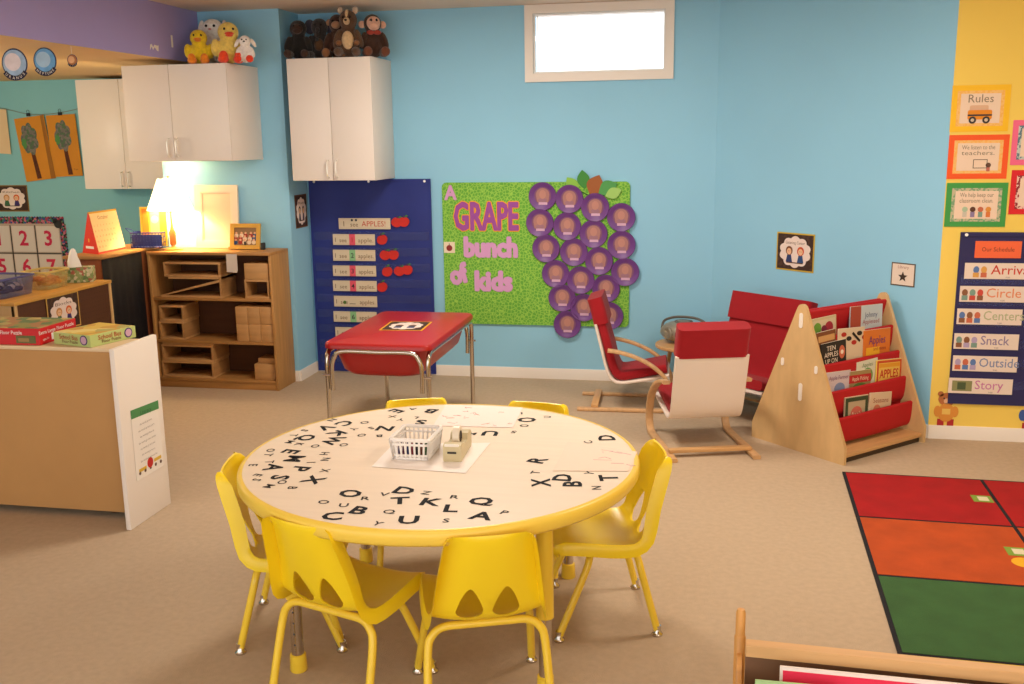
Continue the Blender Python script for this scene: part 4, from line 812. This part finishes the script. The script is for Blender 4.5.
# ------------------------------------------------------------------ yellow stacking chairs
def chair_shell():
    prof = [(.163, .262, .138), (.172, .276, .148), (.174, .288, .154), (.166, .298, .159), (.145, .302, .162), (.10, .300, .165), (.05, .295, .167), (0, .289, .168), (-.045, .286, .167), (-.08, .288, .165), (-.103, .298, .160), (-.119, .315, .155), (-.131, .340, .150), (-.142, .37, .146), (-.153, .40, .141), (-.167, .44, .135), (-.18, .48, .128), (-.19, .512, .122), (-.194, .530, .118), (-.195, .540, .112), (-.193, .545, .1)]
    us = [-1, -.985, -.95, -.9, -.82, -.7, -.55, -.4, -.25, -.1, .1, .25, .4, .55, .7, .82, .9, .95, .985, 1]
    def off(u, back):
        a = abs(u)
        if a > .99: return -.016+.014*back
        if a > .96: return .002+.016*back
        return (.020+.018*back)*max(0, (a-.2)/.75)**1.8
    prof = [(y, z if z < .3 else .3+(z-.3)*1.085, w_) for y, z, w_ in prof]; rows = []; P = [V((0, y, z)) for y, z, w_ in prof]
    for i, (y, z, w_) in enumerate(prof):
        t_ = (P[min(len(P)-1, i+1)]-P[max(0, i-1)]).normalized(); n_ = V((1, 0, 0)).cross(t_)*-1
        if n_.z < 0 and n_.y < 0: n_ = -n_
        k = min(1, i/4)*min(1, (len(P)-1-i)/4+.2)
        rows.append([(V((w_*(u if abs(u) < .96 else math.copysign(.985 if abs(u) < .99 else 1.0, u)), y, z))+(n_ if z < .34 else V((0, 1, 0)))*off(u, min(1, max(0, (z-.32)/.1)))*k, n_) for u in us])
    n = len(us); th = .0055; vs = [p for r in rows for p, q in r]+[p-q*th for r in rows for p, q in r]; N = len(rows)*n; fs = []
    for i in range(len(rows)-1):
        for j in range(n-1):
            a, b, c, d = i*n+j, i*n+j+1, (i+1)*n+j+1, (i+1)*n+j; fs += [(a, b, c, d), (N+d, N+c, N+b, N+a)]
    rim = [j for j in range(n)]+[i*n+n-1 for i in range(1, len(rows))]+[(len(rows)-1)*n+j for j in range(n-2, -1, -1)]+[i*n for i in range(len(rows)-2, 0, -1)]
    for a, b in zip(rim, rim[1:]+rim[:1]): fs.append((b, a, N+a, N+b))
    m = MB(); m.recalc = True; m.add(vs, fs, YEL); o = m.build('raw_shell')
    c = MB(); c.recalc = True
    for s in (-1, 1):
        tear = [(s*.049+.037*math.sin(q)*(1-.45*max(0, math.cos(q))), .331+(.074 if math.cos(q) > 0 else .028)*math.cos(q)) for q in (2*PI*j/24 for j in range(24))]
        c.prism(Fr((0, 0, 0)), tear, .02, .3, YEL)
    co = c.build('cut'); md = o.modifiers.new('b', 'BOOLEAN'); md.object = co; md.operation = 'DIFFERENCE'; md.solver = 'EXACT'
    sub = o.modifiers.new('bv', 'BEVEL'); sub.width = .0012; sub.segments = 1; sub.limit_method = 'ANGLE'; sub.angle_limit = R(50)
    o = baked(o, 'seat_shell'); bpy.data.objects.remove(co); o.data.set_sharp_from_angle(angle=R(45)); return o
G6 = 'yellow chairs around the round table'
c0 = thing('yellow_chair', 'yellow plastic chair at the front left of the round table, its back to the viewer', 'chair', (-.985, 2.475, 0), R(-18), G6)
sh_ = chair_shell(); sh_.parent = c0
for sx in (-1, 1):
    for sy in (-1, 1):
        yt, yf = (.055, .165) if sy > 0 else (-.085, -.150); m = MB(); xt, xf = (.125, .172) if sy > 0 else (.135, .168); zt = .277 if sy > 0 else .272
        pts = smooth_path([(0, yt, zt), (sx*.06, yt, zt), (sx*(xt-.02), yt, zt-.002), (sx*(xt+.012), yt+(yf-yt)*.08, zt-.022), (sx*(xt+.026), yt+(yf-yt)*.25, zt-.07), (sx*xf, yf, .016)], 5)
        m.tube(pts, .0118, YELT, 10); lg = m.build('leg', c0)
        m = MB(); m.lathe([(.0, 0), (.017, 0), (.018, .006), (.012, .014), (.0115, .034), (.008, .034)], (sx*xf, yf, 0), CHROME, 14); m.build('foot_glide', lg)
for lab, x, y, a in (('yellow plastic chair at the front centre, its straight back facing the viewer', -.592, 2.475, 21), ('yellow plastic chair on the left side of the round table', -1.28, 2.78, -77),
        ('yellow plastic chair on the right side of the round table, seat under the rim', -.315, 3.035, 106), ('yellow plastic chair behind the table at the far left, only its top visible', -1.03, 3.385, 200), ('yellow plastic chair behind the table at the far right, only its top visible', -.645, 3.39, 172)):
    dup(c0, lab, (x, y, 0), R(a))

# ------------------------------------------------------------------ bentwood easy chairs
def rsec(w, th, r=.012, n=3): return rrect(0, 0, w, th, min(r, th*.48), n)
def easy_chair(name, lab, cat, loc, rz, w, g=None):
    """bentwood frame, white canvas shell, red cushion; faces +y, w = outer width"""
    t = thing(name, lab, cat, loc, rz, g); hx = w/2-.02
    side = [(-.27, .011), (.0, .011), (.19, .011), (.235, .02), (.262, .05), (.27, .095), (.264, .14), (.24, .195), (.195, .245), (.13, .292), (.045, .33), (-.04, .353), (-.095, .36)]
    for s in (-1, 1):
        m = MB(); m.sweep(smooth_path([(s*hx, y, z) for y, z in side], 4), (1, 0, 0), rsec(.04, .02, .006), BIRCH); m.build('side_frame', t)
    for y, z in ((-.17, .031),):
        m = MB(); m.box(-hx, hx, y-.02, y+.02, z-.009, z+.009, BIRCHX, .003); m.build('crossbar', t)
    cw = w-.11
    seat = [(.24, .25), (.16, .232), (.06, .212), (-.01, .2), (-.045, .214), (-.072, .27), (-.1, .38), (-.135, .5), (-.165, .6), (-.178, .645)]
    m = MB(); m.sweep(smooth_path([(0, y, z) for y, z in seat], 4), (1, 0, 0), rsec(cw, .052, .02, 4), REDF); m.build('seat_cushion', t, ang=60)
    m = MB(); wrap = [(-.118, .455), (-.15, .565), (-.178, .65), (-.19, .672), (-.205, .672), (-.208, .655), (-.192, .58), (-.168, .488)]
    m.sweep(smooth_path([(0, y+.006, z) for y, z in ((-.142, .505), (-.16, .58), (-.182, .655))], 4), (1, 0, 0), rsec(cw+.014, .088, .028, 4), REDF); m.build('head_cushion', t, ang=60)
    m = MB(); sl = [(.255, .214), (.16, .192), (.05, .172), (-.015, .163), (-.065, .176), (-.1, .235), (-.132, .36), (-.168, .505)]
    m.sweep(smooth_path([(0, y, z) for y, z in sl], 4), (1, 0, 0), rsec(cw+.026, .016, .006, 2), WHF); m.build('canvas_sling', t, ang=60)
    return t
easy_chair('easy_chair', 'small red cushioned bentwood chair in profile before the bulletin board', 'armchair', (-.455, 5.70, 0), R(-90+2), .40, 'red bentwood easy chairs')
easy_chair('easy_chair', 'small red bentwood chair with its white canvas back to the viewer', 'armchair', (-.008, 4.95, 0), R(16), .455, 'red bentwood easy chairs')
ang = math.atan2(-dn.y, -dn.x)
easy_chair('loveseat', 'wider red bentwood seat against the diagonal wall behind the book rack', 'sofa', (.262, 5.588, 0), math.atan2(dn.y, dn.x)-PI/2, .66)

# side table with radio
t = thing('side_table', 'small round birch side table in the corner behind the chairs', 'table', (-.10, 6.02, 0)); m = MB(); m.lathe([(0, .288), (.195, .288), (.2, .293), (.2, .305), (.195, .31), (0, .31)], (0, 0, 0), BIRCHX, 40); m.build('table_top', t)
for a in (30, 150, 270):
    m = MB(); m.tube([(.12*math.cos(R(a)), .12*math.sin(R(a)), .289), (.17*math.cos(R(a)), .17*math.sin(R(a)), 0)], [.014, .012], BIRCH, 12); m.build('leg', t)
t = thing('cd_player', 'rounded silver portable CD player with handle on the side table', 'CD player', (-.13, 6.03, .311), R(-14)); SIL = mat('silver_plastic', '#a39c8c', .3, .5); 
def radio_body():
    b = MB(); b.ell((0, 0, .068), (.145, .095, .072), SIL, None, 24, 14); return b
radio_body().build('player_body', t); m = MB(); m.lathe([(.0, .137), (.055, .137), (.057, .128)], (0.0, 0, 0), flat('#6a6660'), 28); m.build('disc_lid', t)
for s in (-1, 1):
    m = MB(); mx = Matrix.Rotation(R(s*35), 3, 'Z') @ Matrix(((1, 0, 0), (0, 0, -1), (0, 1, 0))); m.lathe([(.038, .0), (.04, .01), (.033, .016), (0, .012)], V((s*.072, -.066, .066)), mat('speaker_grille', '#8a8272', .5, .3), 22, mx); m.build('speaker', t)
m = MB(); m.tube(smooth_path([(-.137, .0, .075), (-.13, .02, .125), (-.075, .03, .15), (0, .033, .156), (.075, .03, .15), (.13, .02, .125), (.137, 0, .075)], 5), .008, mat('dark_silver', '#5e5a54', .35, .4), 8); m.build('handle', t)
m = MB(); m.rect(Fr((0, -.094, .065)), -.026, .026, -.012, .014, -.02, .002, flat('#2a2c2a')); m.build('display', t)

# ------------------------------------------------------------------ A frame book rack
ax = V((.45, .442, 0)).normalized(); fr = V((ax.y, -ax.x, 0)); n0 = V((.461, 4.927, 0))
rz = math.atan2(ax.y, ax.x)
t = thing('book_rack', 'triangular wooden book rack with red cloth pockets', 'book rack', n0, rz); LEN = .64; HB_ = .294; HZ = .744
# local: +x along the rack, -y = front (towards the viewer's right)
def tri(): 
    P = [(-HB_, 0), (HB_, 0), (HB_, .085)]
    for i in range(9): a = R(24)+R(132)*i/8; P.append((.028*math.cos(a), HZ-.028+.028*math.sin(a)))
    return P+[(-HB_, .085)]
for x in (0, LEN-.018):
    m = MB(); m.prism(Fr((x, 0, 0), (0, -1, 0), (0, 0, 1)), tri(), -.018, 0, PLY); m.recalc = True; pn = m.build('end_panel', t)
    if x == 0:
        for a, b, w_, h_ in ((0, .664, .022, .075), (0.015, .306, .022, .09), (-.105, .44, .018, .04), (.105, .435, .018, .04)):
            m = MB(); m.prism(Fr((-.0005, 0, 0), (0, -1, 0), (0, 0, 1)), rrect(a, b, w_, h_, w_*.49, 4), 0, .003, mat('white_plug', '#efe6da', .4)); m.build('peg_plug', pn)
m = MB(); m.box(.018, LEN-.018, -.285, .285, .03, .048, BIRCHX, .002); m.build('base_board', t)
m = MB(); m.box(.018, LEN-.018, -.27, -.255, .0, .03, flat('#4a3a2a')); m.build('base_rail', t)
dz = [.70, .572, .445, .318, .195]; fy = lambda z: -(HB_-.012)*(1-z/HZ)
def sling(zs, front):
    for k, z in enumerate(zs):
        y = fy(z)
        m = MB(); m.cyl((.018, front*-y, z), (LEN-.018, front*-y, z), .011, REDS, n=12); m.build('pocket_rail', t)
        pr = [(y-.011, z+.002), (y-.010, z-.05), (y-.003, z-.1), (y+.015, z-.122), (y+.035, z-.115), (y+.055, z-.05), (y+.06, z+.02)] if k else [(y-.011, z), (y-.006, z-.03), (y+.008, z-.08), (y+.02, z-.14)]
        pr = smooth_path([(0, a, b) for a, b in pr], 4); nx = 14; vs = []
        for i in range(nx+1):
            x = .02+(LEN-.04)*i/nx; sg = math.sin(PI*i/nx)
            vs += [(x, front*-(p.y), p.z-.006*sg*(p.z < z)) for p in pr]
        kk = len(pr); m = MB(); m.add(vs, [(i*kk+j, (i+1)*kk+j, (i+1)*kk+j+1, i*kk+j+1) for i in range(nx) for j in range(kk-1)], REDS); m.build('cloth_pocket', t, ang=80)
sling(dz, -1); sling([.70, .50, .30], 1)
def rack_book(s0, s1, zt, zb, k, dyo, cov, lab, art=None, roll=0., g='books in the red rack pockets'):
    w_ = s1-s0; sl = R(3); zb2 = zb-.02; h_ = zt-zb2
    mx = Matrix.Translation(V(((s0+s1)/2, fy(dz[k])+.009+dyo, zb2))) @ Matrix.Rotation(-sl, 4, 'X') @ Matrix.Rotation(roll, 4, 'Y')
    T = Matrix.Translation(n0) @ Matrix.Rotation(rz, 4, 'Z') @ mx
    bt = thing('picture_book', lab, 'book', (0, 0, 0), 0, g); bt.matrix_world = T; loc, ro, _ = T.decompose(); bt.location = loc; bt.rotation_euler = ro.to_euler()
    m = MB(); m.box(-w_/2, w_/2, -.004, .004, 0, h_, cov, .001, 1); m.build('cover', bt)
    m = MB(); m.box(-w_/2+.002, w_/2+.0005, -.0028, .0028, .002, h_+.0005, CREAM); m.build('pages', bt)
    if art: m = MB(); art(m, Fr((0, -.0042, 0)), w_, h_); m.build('cover_picture', bt)
f = flat
def aA(m, F, w, h): m.rect(F, -w/2+.01, w/2-.01, h-.1, h-.012, 0, .0008, f('#cfc0a0')); m.disc(F, -w*.25, h-.05, .028, .0008, .0014, f('#6a9a3a')); m.disc(F, w*.2, h-.055, .03, .0008, .0014, f('#a02a3a')); m.disc(F, 0, h-.06, .02, .0014, .002, f('#7a2a3a'))
def aB(m, F, w, h): m.rect(F, -w/2, -w*.18, 0, h, 0, .0008, f('#a84a34')); m.text(F, 'Johnny', w*.14, h-.05, .04, f('#5a6a8a'), .001, 0, width=w*.4); m.text(F, 'Appleseed', w*.14, h-.085, .034, f('#a05a5a'), .001, 0, width=w*.52)
def aC(m, F, w, h): m.rect(F, -w/2+.01, w/2-.01, h-.05, h-.02, 0, .0008, f('#c89a60'))
def aD(m, F, w, h):
    for i, c in enumerate(['#b02a20', '#2a2220', '#b02a20', '#2a2220', '#9a2a20']): m.prism(F, circ(-w*.3+.04*i, h-.03-.022*(i % 3), .02, .012, 10), 0, .0008+.0002*i, f(c))
    m.prism(F, [(0, h-.03), (.06, h-.075), (.068, h-.066), (.01, h-.02)], .001, .0018, f('#1a1614'))
def aE(m, F, w, h):
    for i, s in enumerate(['TEN', 'APPLES', 'UP ON', 'TOP!']): m.text(F, s, -w*.12, h-.03-.032*i, .034, f('#e8dcc8'), .001, .004, width=.03+.012*len(s))
    m.prism(F, circ(w*.32, h-.06, .022, .034, 14), 0, .0008, f('#c86a4a')); m.disc(F, w*.32, h-.06, .011, .0008, .0012, f('#e8dcc8'))
def aF(m, F, w, h): m.text(F, 'Apples', 0, h-.055, .06, f('#7a3a6a'), .001, .006, width=w*.62); m.rect(F, -w*.4, w*.1, h-.13, h-.09, 0, .0008, f('#e8b02a')); m.text(F, 'and more', w*.1, h-.1, .026, f('#a03a2a'), .0012)
def aG(m, F, w, h): m.text(F, 'Apple Farmer', 0, h-.03, .028, f('#7a4a6a'), .001, 0, width=w*.8); m.prism(F, circ(w*.05, h-.085, .04, .03, 14), 0, .0008, f('#7a8ab0'))
def aH(m, F, w, h): m.text(F, 'Apples', 0, h-.025, .03, f('#6a8a5a'), .001); m.disc(F, 0, h-.08, .04, 0, .0008, f('#6a9a50'))
def aI(m, F, w, h): m.rect(F, -w/2, w/2, h-.06, h-.02, 0, .0008, f('#b82a2a')); m.text(F, 'Apple Picking', 0, h-.04, .028, f('#e8d0b0'), .001, .003, width=w*.75); m.prism(F, circ(0, h-.09, .06, .03, 14), 0, .0008, f('#5a7a3a'))
def aJ(m, F, w, h): m.frame(F, -w/2+.004, w/2-.004, .004, h-.004, .012, 0, .0008, f('#c8502a')); m.text(F, 'APPLES', 0, h-.075, .062, f('#c02a22'), .001, .014, width=w*.74); m.rect(F, -w/2+.02, w/2-.02, h-.04, h-.02, 0, .0008, f('#e0a030'))
def aK(m, F, w, h): m.frame(F, -w/2+.004, w/2-.004, .0, h-.004, .02, 0, .0008, f('#3a4a30')); m.prism(F, circ(0, h-.09, .045, .04, 16), 0, .001, f('#c86a5a')); m.text(F, 'Apple', 0, h-.09, .034, f('#f0e0c0'), .0014, .004)
def aL(m, F, w, h): m.text(F, 'Seasons', 0, h-.04, .034, f('#a05a4a'), .001, 0, width=w*.7); m.disc(F, -w*.15, h-.09, .03, 0, .0008, f('#c87a5a')); m.disc(F, w*.22, h-.1, .024, 0, .0008, f('#7a9a5a'))
rack_book(.035, .225, .672, .50, 1, 0.0168, f('#c8b890'), 'cream picture book with green and red fruit in the top pocket', aA, R(-2))
rack_book(.32, .575, .697, .50, 1, 0.0157, f('#c2cdd0'), 'pale blue book reading Johnny Appleseed in the top pocket', aB, R(2))
rack_book(.04, .18, .612, .38, 2, 0.0201, f('#7a4a2c'), 'thin brown book at the left of the second pocket', aC, R(-3))
rack_book(.17, .372, .607, .38, 2, 0.0146, f('#d8c4a4'), 'cream book with red and black shapes in the second pocket', aD, R(3))
rack_book(.055, .238, .556, .38, 2, 0.0080, f('#2c2822'), 'black book reading Ten Apples Up On Top in the second pocket', aE, R(-2))
rack_book(.365, .578, .578, .38, 2, 0.0102, f('#d8782a'), 'orange picture book at the right of the second pocket', aF, R(2))
rack_book(.035, .215, .414, .25, 3, 0.0135, f('#c9bcc0'), 'pale lilac farm picture book at the left of the third pocket', aG, R(3))
rack_book(.285, .45, .441, .25, 3, 0.0201, f('#d4d4be'), 'tall white and green book behind others in the third pocket', aH, R(-2))
rack_book(.205, .375, .396, .25, 3, 0.0135, f('#a08a5a'), 'red and green apple picking book at the centre of third pocket', aI, R(3))
rack_book(.41, .638-.022, .424, .25, 3, 0.0102, f('#e8c25a'), 'yellow book reading APPLES at the right of the third pocket', aJ, R(4))
rack_book(.125, .305, .285, .13, 4, 0.0146, f('#b8a888'), 'dark green framed book at the left of the bottom pocket', aK, R(3))
rack_book(.305, .478, .277, .13, 4, 0.0113, f('#d8c0a0'), 'cream picture book at the right of the bottom pocket', aL, R(6))

# ------------------------------------------------------------------ colour rug
t = thing('colour_rug', 'large classroom rug of red, orange and green blocks with black lines', 'rug', (.648, 4.612, 0), R(-1.6)); m = MB(); rx0, rx1 = .648, 3.1; ry1 = 4.612; F = Fr((-.648, -4.612, 0), (1, 0, 0), (0, 1, 0))
def rugm(k, c): return mat('rug_'+k, c, .95, var=.12, vscale=9, bump=.25, bscale=320)
RB_ = rugm('black', '#1c1a20'); m.rect(F, rx0, rx1, 2.33, ry1, 0, .006, RB_); m.build('rug_border', t)
ys = [4.606, 4.04, 3.472, 2.912, 2.35, 1.79]; xs_ = [.662, 1.242, 1.258, 1.85, 1.874, 2.46, 2.484, 3.07]
cols = [('red', '#a20f14'), ('orange', '#b44818'), ('green', '#365c30'), ('yellow', '#e2b83a'), ('blue', '#3a5a9a')]
for j in range(4):
    for i in range(4):
        m = MB(); m.rect(F, xs_[2*i], xs_[2*i+1], ys[j+1]+.008, ys[j]-.008, .006, .0075, rugm(*cols[j])); sq = m.build('rug_square', t)
        m = MB(); a = xs_[2*i+1]; m.rect(F, a-.085, a-.005, ys[j]-.3, ys[j]-.22, .0075, .0085, f('#7a9a3a')); m.rect(F, a-.062, a-.02, ys[j]-.285, ys[j]-.235, .0085, .009, f('#d8d0b0')); 
        if j % 2: m.disc(F, a-.045, ys[j]-.36, .045, .0075, .0085, f('#e2a81e'))
        m.build('woven_picture', sq)

# ------------------------------------------------------------------ book bin in the near right corner
t = thing('book_bin', 'wooden book bin with a round corner post at the near right', 'book bin', (.09, 1.965, 0), R(-2.2)); FB = wood('bin_pine', '#d29a56', 2, .12, .45); FBX = wood('bin_pine_across', '#d9ab74', 0, .1, .45)
for x, y in ((.0, .12), (.85, .12), (.0, -.5), (.85, -.5)):
    m = MB(); m.lathe([(0, 0), (.0105, 0), (.0105, .512), (.008, .52), (0, .522)], (x+.0, y-.0, 0), FB, 16); m.lathe([(.0125, 0), (.0125, .455), (.0105, .458)], (x, y, 0), FB, 16); m.build('corner_post', t)
m = MB(); m.box(.012, .84, .03, .06, .455, .482, FBX, .0012, 1); m.box(.012, .84, .042, .056, .12, .46, mat('bin_hardboard', '#7d5a40', .7, var=.06, vscale=6)); m.build('back_panel', t)
m = MB(); m.box(-.006, .006, -.5, .11, .12, .42, FB, .002); m.build('side_panel', t)
m = MB(); m.box(.844, .856, -.5, .11, .12, .42, FB, .002); m.build('side_panel', t)
m = MB(); m.box(0, .85, -.5, .05, .1, .12, FB, .002); m.build('bin_floor', t)
def folder(lab, x0, x1, y, z1, col, edge, tilt, rz=0.):
    t = thing('picture_book', lab, 'book', (.09+(x0+x1)/2, 1.965+y-.04*(x0+x1)/2, .122), rz, 'large books in the near bin'); w_ = x1-x0; mx = Matrix.Rotation(tilt, 4, 'X'); h_ = (z1-.122)/math.cos(tilt)
    m = MB(); m.box(-w_/2, w_/2, -.004, .004, 0, h_, flat(edge), .001, 1, mx); m.build('cover', t)
    m = MB(); m.rect(Fr(mx @ V((0, -.0042, 0)), (1, 0, 0), mx.to_3x3() @ V((0, 0, 1))), -w_/2+.006, w_/2-.006, .006, h_-.008, 0, .0008, flat(col)); m.build('cover_picture', t)
folder('large pink book with a white edge in the near wooden bin', .08, .6, -.085, .462, '#ea2a50', '#f2e4dc', R(-14), R(-1.5))
folder('green book edge at the bottom of the near wooden bin', .03, .2, -.12, .452, '#58b048', '#a8cc90', R(-12))

# ------------------------------------------------------------------ light
def area(name, loc, rot, sx, sy, e, col):
    l = bpy.data.lights.new(name, 'AREA'); l.shape = 'RECTANGLE'; l.size = sx; l.size_y = sy; l.energy = e; l.color = col
    o = bpy.data.objects.new(name, l); COL.objects.link(o); o.location = loc; o.rotation_euler = rot; return o
WARM = (1, .89, .76)
area('ceiling_lamp', (-.7, 1.4, ZC-.03), (0, 0, 0), .6, .6, 6, WARM)
area('ceiling_lamp', (1.0, 3.6, ZC-.03), (0, 0, 0), .6, .6, 26, WARM)
area('ceiling_lamp', (-1.1, 4.5, ZC-.03), (0, 0, 0), .6, .6, 36, WARM)
area('ceiling_lamp', (1.6, .8, ZC-.03), (0, 0, 0), .6, .6, 6, WARM)
l = bpy.data.lights.new('kitchen_fill_light', 'POINT'); l.energy = 34; l.color = (1, .82, .58); l.shadow_soft_size = .12  # added fill without a fixture, brightens the bulkhead underside and kitchen wall
o = bpy.data.objects.new('kitchen_fill_light', l); COL.objects.link(o); o.location = (-4.9, 4.9, 1.6)
l = bpy.data.lights.new('lamp_bulb', 'POINT'); l.energy = 20; l.color = (1, .76, .42); l.shadow_soft_size = .03
o = bpy.data.objects.new('lamp_bulb', l); COL.objects.link(o); o.location = (-3.375, 5.8, 1.25)
wd = bpy.data.worlds.new('daylight'); scn.world = wd; wd.use_nodes = True
bg = wd.node_tree.nodes['Background']; bg.inputs['Color'].default_value = (1, .98, .96, 1); bg.inputs['Strength'].default_value = 1.9

# ------------------------------------------------------------------ camera
cam = bpy.data.cameras.new('camera'); cam.sensor_width = 36; cam.lens = 36*985/1024; cam.clip_start = .02
co = bpy.data.objects.new('camera', cam); COL.objects.link(co)
pitch, yaw, roll = R(11.6), R(11.3), R(-.8)
fw = V((-math.sin(yaw)*math.cos(pitch), math.cos(yaw)*math.cos(pitch), -math.sin(pitch))); rt = V((math.cos(yaw), math.sin(yaw), 0)); up = rt.cross(fw)
r2 = rt*math.cos(roll)+up*math.sin(roll); u2 = up*math.cos(roll)-rt*math.sin(roll)
co.matrix_world = Matrix(((r2.x, u2.x, -fw.x, 0), (r2.y, u2.y, -fw.y, 0), (r2.z, u2.z, -fw.z, 1.55), (0, 0, 0, 1)))
scn.camera = co
scn.view_settings.view_transform = 'Standard'; scn.view_settings.look = 'None'; scn.view_settings.gamma = 1; scn.view_settings.use_curve_mapping = False
scn.view_settings.exposure = .25
